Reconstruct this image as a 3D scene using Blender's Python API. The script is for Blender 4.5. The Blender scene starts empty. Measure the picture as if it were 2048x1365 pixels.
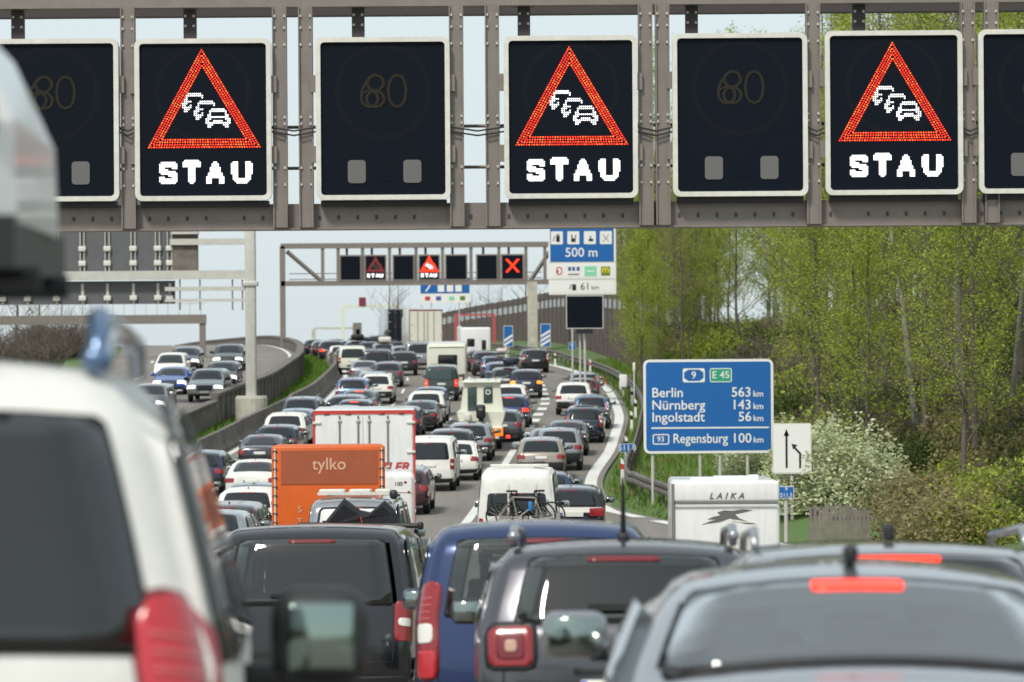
import bpy, bmesh, math, random
import numpy as np
from mathutils import Vector, Matrix

# ------------------------------------------------------------------ camera, sky, sun, exposure
F = 7500.0            # focal length in photo pixels (photo 2048 wide)
HOR = 700.0           # horizon row
CZ = 8.0              # camera height in world units
ROLL = math.radians(0.4)
scene = bpy.context.scene
COL = scene.collection
cd = bpy.data.cameras.new('camera'); cam = bpy.data.objects.new('camera', cd); COL.objects.link(cam)
cam.location = (0, 0, CZ); cam.rotation_euler = (math.pi/2, ROLL, 0)
cd.sensor_fit = 'HORIZONTAL'; cd.sensor_width = 36.0; cd.lens = F/2048*36.0
cd.shift_y = (HOR-682.5)/2048
cd.clip_start = 0.5; cd.clip_end = 20000
cd.dof.use_dof = True; cd.dof.focus_distance = 58.0; cd.dof.aperture_fstop = 3.6
scene.camera = cam

world = bpy.data.worlds.new('World'); scene.world = world; world.use_nodes = True
wn = world.node_tree; wn.nodes.clear()
sky = wn.nodes.new('ShaderNodeTexSky'); sky.sky_type = 'NISHITA'; sky.sun_disc = False
SUN_EL, SUN_AZ = math.radians(48), math.radians(205)     # azimuth clockwise from +Y (view direction)
sky.sun_elevation = SUN_EL; sky.sun_rotation = SUN_AZ
sky.air_density = 1.0; sky.dust_density = 2.0; sky.ozone_density = 1.0
bg1 = wn.nodes.new('ShaderNodeBackground'); bg1.inputs['Strength'].default_value = 0.07
bg2 = wn.nodes.new('ShaderNodeBackground'); bg2.inputs['Color'].default_value = (0.77, 0.87, 0.905, 1); bg2.inputs['Strength'].default_value = 1.10
mixw = wn.nodes.new('ShaderNodeMixShader'); mixw.inputs[0].default_value = 0.68     # thin even cloud over the clear sky
outw = wn.nodes.new('ShaderNodeOutputWorld')
wn.links.new(sky.outputs[0], bg1.inputs['Color'])
wn.links.new(bg1.outputs[0], mixw.inputs[1]); wn.links.new(bg2.outputs[0], mixw.inputs[2])
wn.links.new(mixw.outputs[0], outw.inputs['Surface'])

sd = bpy.data.lights.new('sun', 'SUN'); sd.energy = 2.6; sd.angle = math.radians(9); sd.color = (1.0, 0.96, 0.9)
sun = bpy.data.objects.new('sun', sd); COL.objects.link(sun)
sv = Vector((math.sin(SUN_AZ)*math.cos(SUN_EL), math.cos(SUN_AZ)*math.cos(SUN_EL), math.sin(SUN_EL)))
sun.rotation_euler = (-sv).to_track_quat('-Z', 'Y').to_euler()

vs = scene.view_settings
vs.view_transform = 'Standard'; vs.look = 'None'; vs.gamma = 1.0; vs.use_curve_mapping = False; vs.exposure = 0.14

rnd = random.Random(7)

# ------------------------------------------------------------------ photo <-> world
def Wp(px, py, d):
    xi, yi = px-1024, -(py-HOR)
    c, s = math.cos(ROLL), math.sin(ROLL)
    return Vector(((xi*c+yi*s)*d/F, d, CZ+(-xi*s+yi*c)*d/F))
def proj(p):
    c, s = math.cos(ROLL), math.sin(ROLL)
    X, d, Z = p[0], p[1], p[2]-CZ
    return 1024+(X*c-Z*s)*F/d, HOR-(X*s+Z*c)*F/d
def pchip(xs, ys):
    xs = np.array(xs, float); ys = np.array(ys, float)
    h = np.diff(xs); dl = np.diff(ys)/h; m = np.zeros_like(ys)
    m[0], m[-1] = dl[0], dl[-1]
    for i in range(1, len(xs)-1):
        w1, w2 = 2*h[i]+h[i-1], h[i]+2*h[i-1]
        m[i] = 0.0 if dl[i-1]*dl[i] <= 0 else (w1+w2)/(w1/dl[i-1]+w2/dl[i])
    def f(x):
        x = min(max(x, xs[0]), xs[-1])
        i = min(max(int(np.searchsorted(xs, x))-1, 0), len(xs)-2)
        t = (x-xs[i])/h[i]
        return ((1+2*t)*(1-t)**2*ys[i]+t*(1-t)**2*h[i]*m[i]+t*t*(3-2*t)*ys[i+1]+t*t*(t-1)*h[i]*m[i+1])
    return f
_g = pchip([-60, 0, 9, 15, 24, 34, 44, 68, 80, 95, 115, 135, 150, 165, 180, 208, 250, 290, 330, 380, 450, 600, 900],
           [-0.6, -1.72, -1.97, -2.25, -2.85, -3.42, -4.0, -4.95, -5.22, -5.42, -5.38, -5.1, -4.8, -4.4, -3.8, -2.9, -1.6, -0.75, -0.3, -0.5, -2.0, -9, -16])
def g(d): return CZ+_g(d)
M = pchip([-60, 0, 60, 112, 140, 165, 190, 211, 235, 260, 285, 310, 340, 380, 430, 520],
          [-6.6, -4.9, -3.15, -1.6, -0.75, 0.05, 1.2, 1.85, 1.7, 0.7, -1.2, -3.9, -8, -15, -26, -50])
RE = pchip([-60, 0, 60, 80, 92, 105, 117, 126, 136, 168, 194, 217, 240, 257, 275, 300, 330, 380, 520],
           [10.5, 11.0, 11.2, 10.8, 9.6, 7.4, 4.9, 3.3, 3.3, 4.9, 5.95, 6.15, 5.6, 4.5, 2.7, -0.2, -4.0, -12, -47])
def heading(d):            # road direction (rotation about Z) at distance d
    return -math.atan((M(d+4)-M(d-4))/8)

# ------------------------------------------------------------------ materials
MATS = {}
def mat(name, col, rough=0.6, metal=0.0, coat=0.0, noise=0.0, nscale=5.0, bump=0.0, emit=None, es=1.0, spec=0.5, col2=None, stretch=None):
    if name in MATS: return MATS[name]
    m = bpy.data.materials.new(name); m.use_nodes = True
    nt = m.node_tree; b = nt.nodes['Principled BSDF']
    b.inputs['Base Color'].default_value = (*col, 1); b.inputs['Roughness'].default_value = rough
    b.inputs['Metallic'].default_value = metal; b.inputs['Coat Weight'].default_value = coat
    b.inputs['Coat Roughness'].default_value = 0.08; b.inputs['Specular IOR Level'].default_value = spec
    if emit:
        b.inputs['Emission Color'].default_value = (*emit, 1); b.inputs['Emission Strength'].default_value = es
    if noise > 0 or bump > 0:
        tc = nt.nodes.new('ShaderNodeTexCoord'); mp = nt.nodes.new('ShaderNodeMapping')
        if stretch: mp.inputs['Scale'].default_value = stretch
        nz = nt.nodes.new('ShaderNodeTexNoise'); nz.inputs['Scale'].default_value = nscale; nz.inputs['Detail'].default_value = 6
        nz.inputs['Roughness'].default_value = 0.65
        nt.links.new(tc.outputs['Object'], mp.inputs['Vector']); nt.links.new(mp.outputs[0], nz.inputs['Vector'])
        if noise > 0:
            rp = nt.nodes.new('ShaderNodeValToRGB')
            c2 = col2 if col2 else tuple(max(0, c*(1-noise)) for c in col)
            c1 = col if col2 else tuple(min(1, c*(1+noise*0.6)) for c in col)
            rp.color_ramp.elements[0].position = 0.32; rp.color_ramp.elements[1].position = 0.68
            rp.color_ramp.elements[0].color = (*c2, 1); rp.color_ramp.elements[1].color = (*c1, 1)
            nt.links.new(nz.outputs['Fac'], rp.inputs['Fac']); nt.links.new(rp.outputs[0], b.inputs['Base Color'])
        if bump > 0:
            bp = nt.nodes.new('ShaderNodeBump'); bp.inputs['Strength'].default_value = bump; bp.inputs['Distance'].default_value = 0.02
            nt.links.new(nz.outputs['Fac'], bp.inputs['Height']); nt.links.new(bp.outputs[0], b.inputs['Normal'])
    MATS[name] = m; return m
def leafmat(name, c1, c2, trans=0.35):
    if name in MATS: return MATS[name]
    m = bpy.data.materials.new(name); m.use_nodes = True; nt = m.node_tree; nt.nodes.clear()
    geo = nt.nodes.new('ShaderNodeNewGeometry')
    rp = nt.nodes.new('ShaderNodeValToRGB'); rp.color_ramp.elements[0].color = (*c1, 1); rp.color_ramp.elements[1].color = (*c2, 1)
    nt.links.new(geo.outputs['Random Per Island'], rp.inputs['Fac'])
    d = nt.nodes.new('ShaderNodeBsdfDiffuse'); t = nt.nodes.new('ShaderNodeBsdfTranslucent'); mx = nt.nodes.new('ShaderNodeMixShader')
    mx.inputs[0].default_value = trans; o = nt.nodes.new('ShaderNodeOutputMaterial')
    nt.links.new(rp.outputs[0], d.inputs['Color']); nt.links.new(rp.outputs[0], t.inputs['Color'])
    nt.links.new(d.outputs[0], mx.inputs[1]); nt.links.new(t.outputs[0], mx.inputs[2]); nt.links.new(mx.outputs[0], o.inputs['Surface'])
    MATS[name] = m; return m
def glassmat(name, tint, refl=1.0):
    if name in MATS: return MATS[name]
    m = bpy.data.materials.new(name); m.use_nodes = True; nt = m.node_tree; nt.nodes.clear()
    tr = nt.nodes.new('ShaderNodeBsdfTransparent'); tr.inputs['Color'].default_value = (*tint, 1)
    gl = nt.nodes.new('ShaderNodeBsdfGlossy'); gl.inputs['Roughness'].default_value = 0.03
    fr = nt.nodes.new('ShaderNodeFresnel'); fr.inputs['IOR'].default_value = 1.52
    mx = nt.nodes.new('ShaderNodeMixShader'); o = nt.nodes.new('ShaderNodeOutputMaterial')
    ad = nt.nodes.new('ShaderNodeMath'); ad.operation = 'ADD'; ad.inputs[1].default_value = 0.06*refl; nt.links.new(fr.outputs[0], ad.inputs[0]); nt.links.new(ad.outputs[0], mx.inputs[0]); nt.links.new(tr.outputs[0], mx.inputs[1]); nt.links.new(gl.outputs[0], mx.inputs[2])
    nt.links.new(mx.outputs[0], o.inputs['Surface']); MATS[name] = m; return m
mat('asphalt', (0.205, 0.180, 0.155), 0.85, noise=0.22, nscale=0.9, bump=0.15, stretch=(1.3, 0.06, 1))
mat('paint_white', (0.72, 0.71, 0.66), 0.7, noise=0.15, nscale=3)
mat('concrete', (0.165, 0.142, 0.122), 0.85, noise=0.45, nscale=1.3, bump=0.3)
mat('concrete_pale', (0.48, 0.46, 0.38), 0.85, noise=0.2, nscale=2)
mat('grass', (0.075, 0.17, 0.03), 0.95, noise=0.6, nscale=1.5, col2=(0.10, 0.12, 0.045), bump=0.5)
mat('soil', (0.10, 0.085, 0.06), 0.95, noise=0.4, nscale=0.7, col2=(0.06, 0.075, 0.03))
mat('steel', (0.235, 0.203, 0.178), 0.55, 0.35, noise=0.12, nscale=4)
mat('steel_dark', (0.07, 0.06, 0.058), 0.6, 0.3)
mat('steel_pale', (0.55, 0.53, 0.48), 0.5, 0.2, noise=0.1, nscale=3)
mat('frame_pale', (0.66, 0.64, 0.57), 0.5, noise=0.12, nscale=8)
mat('panel_black', (0.003, 0.006, 0.012), 0.5, spec=0.12)
mat('led_off', (0.028, 0.024, 0.018), 0.7, spec=0.1)
mat('lamp_grey', (0.13, 0.125, 0.12), 0.35)
mat('led_red', (0.3, 0.02, 0.01), 0.5, emit=(1.0, 0.028, 0.004), es=2.8)
mat('led_orange', (0.3, 0.05, 0.01), 0.5, emit=(1.0, 0.10, 0.012), es=3.4)
mat('led_white', (0.5, 0.5, 0.5), 0.5, emit=(1.0, 0.98, 1.0), es=2.2)
mat('led_dim_red', (0.12, 0.02, 0.02), 0.5, emit=(0.4, 0.02, 0.03), es=0.35)
mat('sign_blue', (0.004, 0.112, 0.37), 0.5)
mat('sign_white', (0.78, 0.77, 0.73), 0.45)
mat('sign_back', (0.11, 0.11, 0.115), 0.5, noise=0.1, nscale=2)
mat('sign_green', (0.02, 0.33, 0.17), 0.45)
mat('sign_mint', (0.22, 0.62, 0.38), 0.45)
mat('sign_olive', (0.12, 0.2, 0.02), 0.45)
mat('black', (0.012, 0.012, 0.013), 0.5)
mat('rubber', (0.016, 0.016, 0.017), 0.8)
mat('rim', (0.30, 0.30, 0.31), 0.35, 0.8)
mat('trim', (0.022, 0.023, 0.025), 0.55)
mat('chrome', (0.75, 0.75, 0.76), 0.15, 1.0)
mat('glass_dark', (0.012, 0.016, 0.019), 0.06, coat=0.0, spec=0.6)
mat('glass_green', (0.035, 0.06, 0.055), 0.06, spec=0.6)
glassmat('glass_clear', (0.62, 0.70, 0.67)); glassmat('glass_hazy', (0.66, 0.76, 0.71), 4.0); glassmat('glass_sheen', (0.62, 0.70, 0.67), 2.0); glassmat('glass_tint', (0.30, 0.33, 0.33))
mat('seat', (0.03, 0.032, 0.036), 0.8)
mat('mirror', (0.30, 0.36, 0.33), 0.03, 1.0)
mat('lamp_red', (0.27, 0.012, 0.016), 0.18, coat=0.6)
mat('lamp_red_bright', (0.48, 0.022, 0.03), 0.2, coat=0.6); mat('lamp_red_dark', (0.16, 0.008, 0.012), 0.2, coat=0.6)
mat('lamp_lit', (0.5, 0.02, 0.01), 0.3, emit=(1.0, 0.045, 0.016), es=1.6)
mat('lamp_amber', (0.6, 0.2, 0.02), 0.3, emit=(1.0, 0.28, 0.02), es=1.5)
mat('lamp_core', (0.5, 0.3, 0.22), 0.25, coat=0.5); mat('lens_rib', (0.62, 0.16, 0.15), 0.25, coat=0.5); mat('lamp_clear', (0.75, 0.73, 0.68), 0.2, coat=0.5)
mat('head_lit', (0.8, 0.8, 0.8), 0.2, emit=(1.0, 0.97, 0.85), es=1.6)
mat('plate', (0.66, 0.66, 0.60), 0.5)
mat('plate_blue', (0.01, 0.05, 0.4), 0.5)
mat('bark', (0.13, 0.105, 0.085), 0.9, noise=0.3, nscale=6)
mat('bark_pale', (0.36, 0.35, 0.29), 0.85, noise=0.45, nscale=3, col2=(0.14, 0.13, 0.10))
mat('wood', (0.20, 0.175, 0.15), 0.9, noise=0.3, nscale=3)
mat('wall_brown', (0.115, 0.085, 0.075), 0.85, noise=0.3, nscale=1.2)
mat('wall_clear', (0.42, 0.44, 0.46), 0.3)
mat('orange_tarp', (0.62, 0.105, 0.006), 0.5, noise=0.08, nscale=2, bump=0.1)
mat('orange_dull', (0.34, 0.082, 0.03), 0.55, noise=0.1, nscale=3)
mat('orange_text', (0.62, 0.36, 0.24), 0.6)
mat('red_paint', (0.52, 0.045, 0.03), 0.45)
mat('text_red', (0.5, 0.04, 0.05), 0.5)
mat('vehicle_white', (0.76, 0.76, 0.73), 0.35, coat=0.5, noise=0.09, nscale=2, stretch=(3, 3, 0.5))
mat('cream', (0.68, 0.68, 0.57), 0.4, coat=0.3, noise=0.06, nscale=1)
mat('cloth_black', (0.012, 0.012, 0.016), 0.85, noise=0.3, nscale=6)
mat('hivis_orange_glow', (0.9, 0.22, 0.01), 0.4, emit=(1.0, 0.25, 0.0), es=0.35)  # orange board colour with added glow, the board is no lamp
def paint(name, col, metal=0.35, rough=0.32):
    return mat('paint_'+name, col, rough, metal, coat=1.0, noise=0.10, nscale=1.6)
PAINT = dict(black=(0.010, 0.011, 0.014), navy=(0.012, 0.019, 0.045), blue=(0.010, 0.030, 0.115), ltblue=(0.10, 0.17, 0.29), grey=(0.085, 0.085, 0.095), dkgrey=(0.035, 0.036, 0.042),
             silver=(0.34, 0.345, 0.36), white=(0.74, 0.74, 0.72), beige=(0.34, 0.30, 0.25), red=(0.22, 0.015, 0.02), burgundy=(0.055, 0.016, 0.02), green=(0.035, 0.05, 0.042), taupe=(0.085, 0.085, 0.094))
PAINT['steelgrey'] = (0.28, 0.285, 0.30); PAINT['brightblue'] = (0.015, 0.085, 0.36)
for k, v in PAINT.items(): paint(k, v, 0.0 if k == 'white' else 0.65 if k in ('silver', 'ltblue', 'taupe', 'steelgrey') else 0.4, 0.25)

# ------------------------------------------------------------------ object helpers
def newmesh(verts, faces, smooth=False):
    me = bpy.data.meshes.new('mesh'); me.from_pydata([tuple(map(float, v)) for v in verts], [], [tuple(int(i) for i in f) for f in faces]); me.update()
    if smooth: me.polygons.foreach_set('use_smooth', [True]*len(me.polygons))
    return me
def put(name, me, m=None, parent=None, loc=None, rot=None, scale=None):
    o = bpy.data.objects.new(name, me); COL.objects.link(o)
    if m is not None:
        mm = MATS[m] if isinstance(m, str) else m
        if len(me.materials) == 0: me.materials.append(mm)
        o.material_slots[0].link = 'OBJECT'; o.material_slots[0].material = mm
    if parent: o.parent = parent
    if loc is not None: o.location = loc
    if rot is not None: o.rotation_euler = rot
    if scale is not None: o.scale = scale
    return o
def tag(o, label, cat, group=None):
    o['label'] = label; o['category'] = cat
    if group: o['group'] = group
    return o
def thing(name, label, cat, loc=(0, 0, 0), rz=0.0, group=None):
    o = bpy.data.objects.new(name, None); COL.objects.link(o); o.location = loc; o.rotation_euler = (0, 0, rz)
    o.empty_display_size = 0.2
    return tag(o, label, cat, group)
def struct(o, kind='structure'): o['kind'] = kind; return o
class MB:
    def __init__(s): s.v = []; s.f = []
    def add(s, verts, faces):
        n = len(s.v); s.v += [tuple(v) for v in verts]; s.f += [tuple(i+n for i in f) for f in faces]; return s
    def box(s, c, sz, rz=0.0, rx=0.0, ry=0.0):
        hx, hy, hz = sz[0]/2, sz[1]/2, sz[2]/2
        R = Matrix.Rotation(rz, 3, 'Z') @ Matrix.Rotation(ry, 3, 'Y') @ Matrix.Rotation(rx, 3, 'X')
        p = [Vector(c)+R @ Vector((x, y, z)) for x in (-hx, hx) for y in (-hy, hy) for z in (-hz, hz)]
        return s.add(p, [(0, 1, 3, 2), (4, 6, 7, 5), (0, 4, 5, 1), (2, 3, 7, 6), (0, 2, 6, 4), (1, 5, 7, 3)])
    def tube(s, pts, r, n=8, caps=True):
        pts = [Vector(p) for p in pts]; rs = r if isinstance(r, (list, tuple)) else [r]*len(pts)
        base = len(s.v); up = Vector((0, 0, 1)); prev = None
        for i, p in enumerate(pts):
            t = (pts[min(i+1, len(pts)-1)]-pts[max(i-1, 0)]).normalized()
            if prev is None:
                a = t.cross(up)
                if a.length < 1e-3: a = t.cross(Vector((1, 0, 0)))
            else: a = prev-t*prev.dot(t)
            a.normalize(); prev = a; b = t.cross(a)
            for k in range(n):
                an = 2*math.pi*k/n; s.v.append(tuple(p+(a*math.cos(an)+b*math.sin(an))*rs[i]))
        for i in range(len(pts)-1):
            for k in range(n):
                s.f.append((base+i*n+k, base+i*n+(k+1) % n, base+(i+1)*n+(k+1) % n, base+(i+1)*n+k))
        if caps:
            s.f.append(tuple(base+k for k in range(n-1, -1, -1))); s.f.append(tuple(base+(len(pts)-1)*n+k for k in range(n)))
        return s
    def prism(s, poly, y0, y1):        # polygon in (x,z) extruded along y
        n = len(poly); v = [(x, y0, z) for x, z in poly]+[(x, y1, z) for x, z in poly]
        return s.add(v, [tuple(range(n)), tuple(range(2*n-1, n-1, -1))]+[(i, i+n, (i+1) % n+n, (i+1) % n) for i in range(n)])
    def obj(s, name, m, parent=None, smooth=False, **k): return put(name, newmesh(s.v, s.f, smooth), m, parent, **k)
_rb = {}
def rbox(sx, sy, sz, r=0.03, seg=3):
    key = (round(sx, 4), round(sy, 4), round(sz, 4), r, seg)
    if key in _rb: return _rb[key]
    bm = bmesh.new(); bmesh.ops.create_cube(bm, size=1.0)
    for v in bm.verts: v.co = Vector((v.co.x*sx, v.co.y*sy, v.co.z*sz))
    bmesh.ops.bevel(bm, geom=bm.edges[:], offset=min(r, 0.49*min(sx, sy, sz)), segments=seg, profile=0.5, affect='EDGES')
    me = bpy.data.meshes.new('mesh'); bm.to_mesh(me); bm.free()
    me.polygons.foreach_set('use_smooth', [True]*len(me.polygons)); _rb[key] = me; return me
def rrect(w, h, r, n=5):
    p = []
    for cx, cz, a0 in ((w/2-r, h/2-r, 0), (-w/2+r, h/2-r, 90), (-w/2+r, -h/2+r, 180), (w/2-r, -h/2+r, 270)):
        for i in range(n+1):
            a = math.radians(a0+90*i/n); p.append((cx+r*math.cos(a), cz+r*math.sin(a)))
    return p
def ringprism(outer, inner, y0, y1):
    n = len(outer); v = []
    for y in (y0, y1):
        v += [(x, y, z) for x, z in outer]; v += [(x, y, z) for x, z in inner]
    f = []
    for i in range(n):
        j = (i+1) % n
        f += [(i, j, n+j, n+i), (2*n+i, 3*n+i, 3*n+j, 2*n+j), (i, 2*n+i, 2*n+j, j), (n+i, n+j, 3*n+j, 3*n+i)]
    return v, f
_txt = {}
def text(s, size, m, parent, loc, rot=(math.pi/2, 0, 0), align='LEFT', shear=0.0, bold=0.0, sx=1.0, name='lettering', spacing=1.0):
    key = (s, size, align, shear, bold, spacing)
    if key not in _txt:
        cu = bpy.data.curves.new('t', 'FONT'); cu.body = s; cu.size = size; cu.align_x = align; cu.align_y = 'CENTER'
        cu.shear = shear; cu.offset = bold; cu.extrude = 0.004; cu.resolution_u = 3; cu.space_character = spacing
        ob = bpy.data.objects.new('t', cu); COL.objects.link(ob)
        dg = bpy.context.evaluated_depsgraph_get(); dg.update()
        me = bpy.data.meshes.new_from_object(ob.evaluated_get(dg)); me.materials.clear()
        bpy.data.objects.remove(ob); bpy.data.curves.remove(cu); _txt[key] = me
    return put(name, _txt[key], m, parent, loc, rot, (sx, 1, 1))
# ------------------------------------------------------------------ the setting: ground, roads, markings
def rows(a, b, step): 
    n = max(2, int(round((b-a)/step))+1); return [a+(b-a)*i/(n-1) for i in range(n)]
def strip(name, ds, offs, zf, m, kind='structure', parent=None, smooth=True):
    v, f = [], []; n = len(offs)
    for d in ds:
        for o in offs: 
            x = o(d); v.append((x, d, zf(d, x)))
    for i in range(len(ds)-1):
        for j in range(n-1): f.append((i*n+j, i*n+j+1, (i+1)*n+j+1, (i+1)*n+j))
    o = put(name, newmesh(v, f, smooth), m, parent)
    if kind: o['kind'] = kind
    return o
OPP = 0.9
def ground_z(x, d):
    r = x-M(d); e = x-(RE(d)+0.9); b = g(d)-0.10
    if e > 0:
        k = 1.0 if d > 60 else max(0.2, d/60)
        k2_ = 1.0 if d < 225 else max(0.0, 1-(d-225)/50)
        return b+0.1+k*(min(e, 9)*0.16+k2_*max(0, min(e, 45)-9)*0.22)
    if r < -15.45: return b+OPP
    if r < -13.3: return b+0.25
    return b
ds = rows(-60, 560, 5)+[600, 680, 800, 1000, 1400, 2200, 4000, 8000]
goffs = [lambda d, k=k: M(d)+k for k in (-6000, -1500, -400, -120, -50, -29, -15.47, -15.42, -13.35, -13.25, -6, 0)] + \
        [lambda d, k=k: RE(d)+k for k in (-0.2, 0.9, 2.5, 5, 9.9, 16, 25, 46, 120, 400, 1500, 6000)]
strip('ground', ds, goffs, lambda d, x: ground_z(x, d), 'grass')
rd = rows(-55, 470, 4)
strip('motorway', rd, [lambda d: M(d)-13.2, lambda d: M(d)-9, lambda d: M(d)-4, lambda d: M(d), lambda d: RE(d)], lambda d, x: g(d), 'asphalt')
strip('opposite_carriageway', rd, [lambda d: M(d)-28.5, lambda d: M(d)-22, lambda d: M(d)-15.6], lambda d, x: g(d)+OPP, 'asphalt')
def line(name, fn, w, spans, dz=0.012, extra=0.0):
    mb = MB()
    for a, b in spans:
        q = rows(a, b, 4)
        base = len(mb.v)
        for d in q: mb.v += [(fn(d)-w/2, d, g(d)+extra+dz), (fn(d)+w/2, d, g(d)+extra+dz)]
        for i in range(len(q)-1): mb.f.append((base+2*i, base+2*i+1, base+2*i+3, base+2*i+2))
    return struct(mb.obj(name, 'paint_white'))
dash = [(a, a+6) for a in range(-50, 460, 18)]
line('edge_line', lambda d: M(d)-12.35, 0.30, [(-50, 460)])
line('lane_line', lambda d: M(d)-8.3, 0.15, dash)
line('lane_line', lambda d: M(d)-4.3, 0.15, dash)
line('solid_line', lambda d: M(d), 0.30, [(-50, 165)])
line('block_line', lambda d: M(d), 0.50, [(a, a+3.0) for a in range(168, 330, 6)])
line('edge_line', lambda d: RE(d)-0.45, 0.46, [(-50, 117), (119, 126.5), (127, 460)])
line('lane_line', lambda d: M(d)+5.6+0.02*max(0, 60-d), 0.15, [(a, a+4) for a in range(-50, 84, 10)])
line('edge_line', lambda d: M(d)-16.1, 0.25, [(-50, 460)], extra=OPP)
line('lane_line', lambda d: M(d)-20.0, 0.15, dash, extra=OPP)
line('lane_line', lambda d: M(d)-24.0, 0.15, dash, extra=OPP)
# small service path crossing the grass bank
sp0, sp1 = Wp(1212, 758, 236), Wp(1330, 742, 244)
mb = MB(); P = []
for i in range(9):
    t = i/8; x = 7.1+t*9; d = 238+t*7
    P += [(x, d-2.4, ground_z(x, d-2.4)+0.05), (x, d+2.4, ground_z(x, d+2.4)+0.05)]
mb.add(P, [(2*i, 2*i+2, 2*i+3, 2*i+1) for i in range(8)])
struct(mb.obj('service_path', mat('path', (0.30, 0.28, 0.24), 0.9, noise=0.2, nscale=1)))
def sweep(name, prof, fn, ds, zf, m, parent=None, smooth=False):
    v, f = [], []; n = len(prof)
    for d in ds:
        h = heading(d); c, s = math.cos(h), math.sin(h)
        for u, w in prof: v.append((fn(d)+u*c, d+u*s, zf(d)+w))
    for i in range(len(ds)-1):
        for j in range(n): f.append((i*n+j, i*n+(j+1) % n, (i+1)*n+(j+1) % n, (i+1)*n+j))
    f.append(tuple(range(n))); f.append(tuple((len(ds)-1)*n+j for j in range(n-1, -1, -1)))
    return put(name, newmesh(v, f, smooth), m, parent)
jersey = [(-0.30, 0), (0.30, 0), (0.30, 0.10), (0.16, 0.32), (0.10, 0.92), (-0.10, 0.92), (-0.16, 0.32), (-0.30, 0.10)]
b = thing('concrete_barrier', 'low concrete safety barrier along the left edge of the jammed carriageway', 'barrier', (0, 0, 0))
for i in range(66):
    a_ = 40+i*6.0; sc_ = 1.0 if a_ < 196 else 1.12
    sweep('barrier_section', [(u, w*sc_) for u, w in jersey], lambda d: M(d)-13.0, rows(a_, a_+5.93, 3), g, 'concrete', b)
o = thing('retaining_wall', 'weathered concrete wall holding up the oncoming carriageway left of the median', 'wall')
sweep('wall_section', [(-0.17, -0.3), (0.17, -0.3), (0.17, 1.25), (0.24, 1.25), (0.24, 1.37), (-0.24, 1.37), (-0.24, 1.25), (-0.17, 1.25)], lambda d: M(d)-15.35, rows(30, 182, 4), g, 'concrete', o)
sweep('wall_section', [(-0.17, -0.3), (0.17, -0.3), (0.17, 1.55), (0.25, 1.55), (0.25, 1.7), (-0.25, 1.7), (-0.25, 1.55), (-0.17, 1.55)], lambda d: M(d)-15.35, rows(182.3, 430, 4), g, 'concrete', o)
for i in range(60):                                        # ribs on the taller wall
    d = 183.5+i*2.0; x = M(d)-15.35
    MB().box((x+0.19, d, g(d)+0.65), (0.06, 0.18, 1.85), heading(d)).obj('rib', 'concrete', o)
# soil patches in the median
strip('median_soil', rows(60, 172, 4), [lambda d: M(d)-15.1, lambda d: M(d)-13.4], lambda d, x: g(d)+0.2+0.03*math.sin(d), 'soil')
strip('median_soil', rows(200, 212, 3), [lambda d: M(d)-15.1, lambda d: M(d)-13.4], lambda d, x: g(d)+0.2, 'soil')

# ------------------------------------------------------------------ guard rail and marker posts
rail = [(5.9, 112), (5.4, 119), (4.5, 128), (4.15, 136), (4.9, 153), (6.0, 176), (6.75, 194), (7.0, 212), (6.6, 232), (5.6, 252), (4.1, 270), (1.3, 298), (-2.6, 330), (-8, 360)]
rx = pchip([p[1] for p in rail], [p[0] for p in rail])
gr = thing('guard_rail', 'weathered brown steel guard rail curving along the right verge', 'guard rail')
mat('rail_steel', (0.17, 0.145, 0.125), 0.6, 0.4, noise=0.35, nscale=2)
wprof = [(u, 0.61+(w-0.61)*1.45) for u, w in [(0.0, 0.46), (0.07, 0.50), (0.07, 0.56), (0.0, 0.61), (0.07, 0.66), (0.07, 0.72), (0.0, 0.76), (-0.03, 0.76), (0.03, 0.70), (0.03, 0.67), (-0.04, 0.61), (0.03, 0.55), (0.03, 0.52), (-0.03, 0.46)]]  # beam stretched taller so its shape takes in the shadows along it
q = rows(112, 360, 2.5); gz = lambda d: ground_z(rx(d), d)
v, f = [], []; n = len(wprof)
for d in q:
    for u, w in wprof: v.append((rx(d)-u, d, gz(d)+w))
for i in range(len(q)-1):
    for j in range(n): f.append((i*n+j, i*n+(j+1) % n, (i+1)*n+(j+1) % n, (i+1)*n+j))
put('rail_beam', newmesh(v, f), 'rail_steel', gr)
pm = MB().box((0, 0, 0.28), (0.10, 0.06, 0.9)); pme = newmesh(pm.v, pm.f)
for d in rows(112, 300, 3): put('rail_post', pme, 'rail_steel', gr, (rx(d)+0.09, d, gz(d)))
def delineator(px, d, xoff, label, band='black'):
    x = (px-1024)*d/F if px else rx(d)+xoff
    t = thing('marker_post', label, 'marker post', (x, d, ground_z(x, d)), 0.1, 'white marker posts along the right verge')
    MB().prism([(-0.06, 0), (0.06, 0), (0.06, 0.95), (-0.06, 1.05)], -0.05, 0.05).obj('post_body', 'sign_white', t)
    MB().prism([(-0.063, 0.62), (0.063, 0.62), (0.063, 0.80), (-0.063, 0.84)], -0.053, 0.053).obj('reflector_band', 'red_paint' if band == 'red' else 'black', t)
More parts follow.
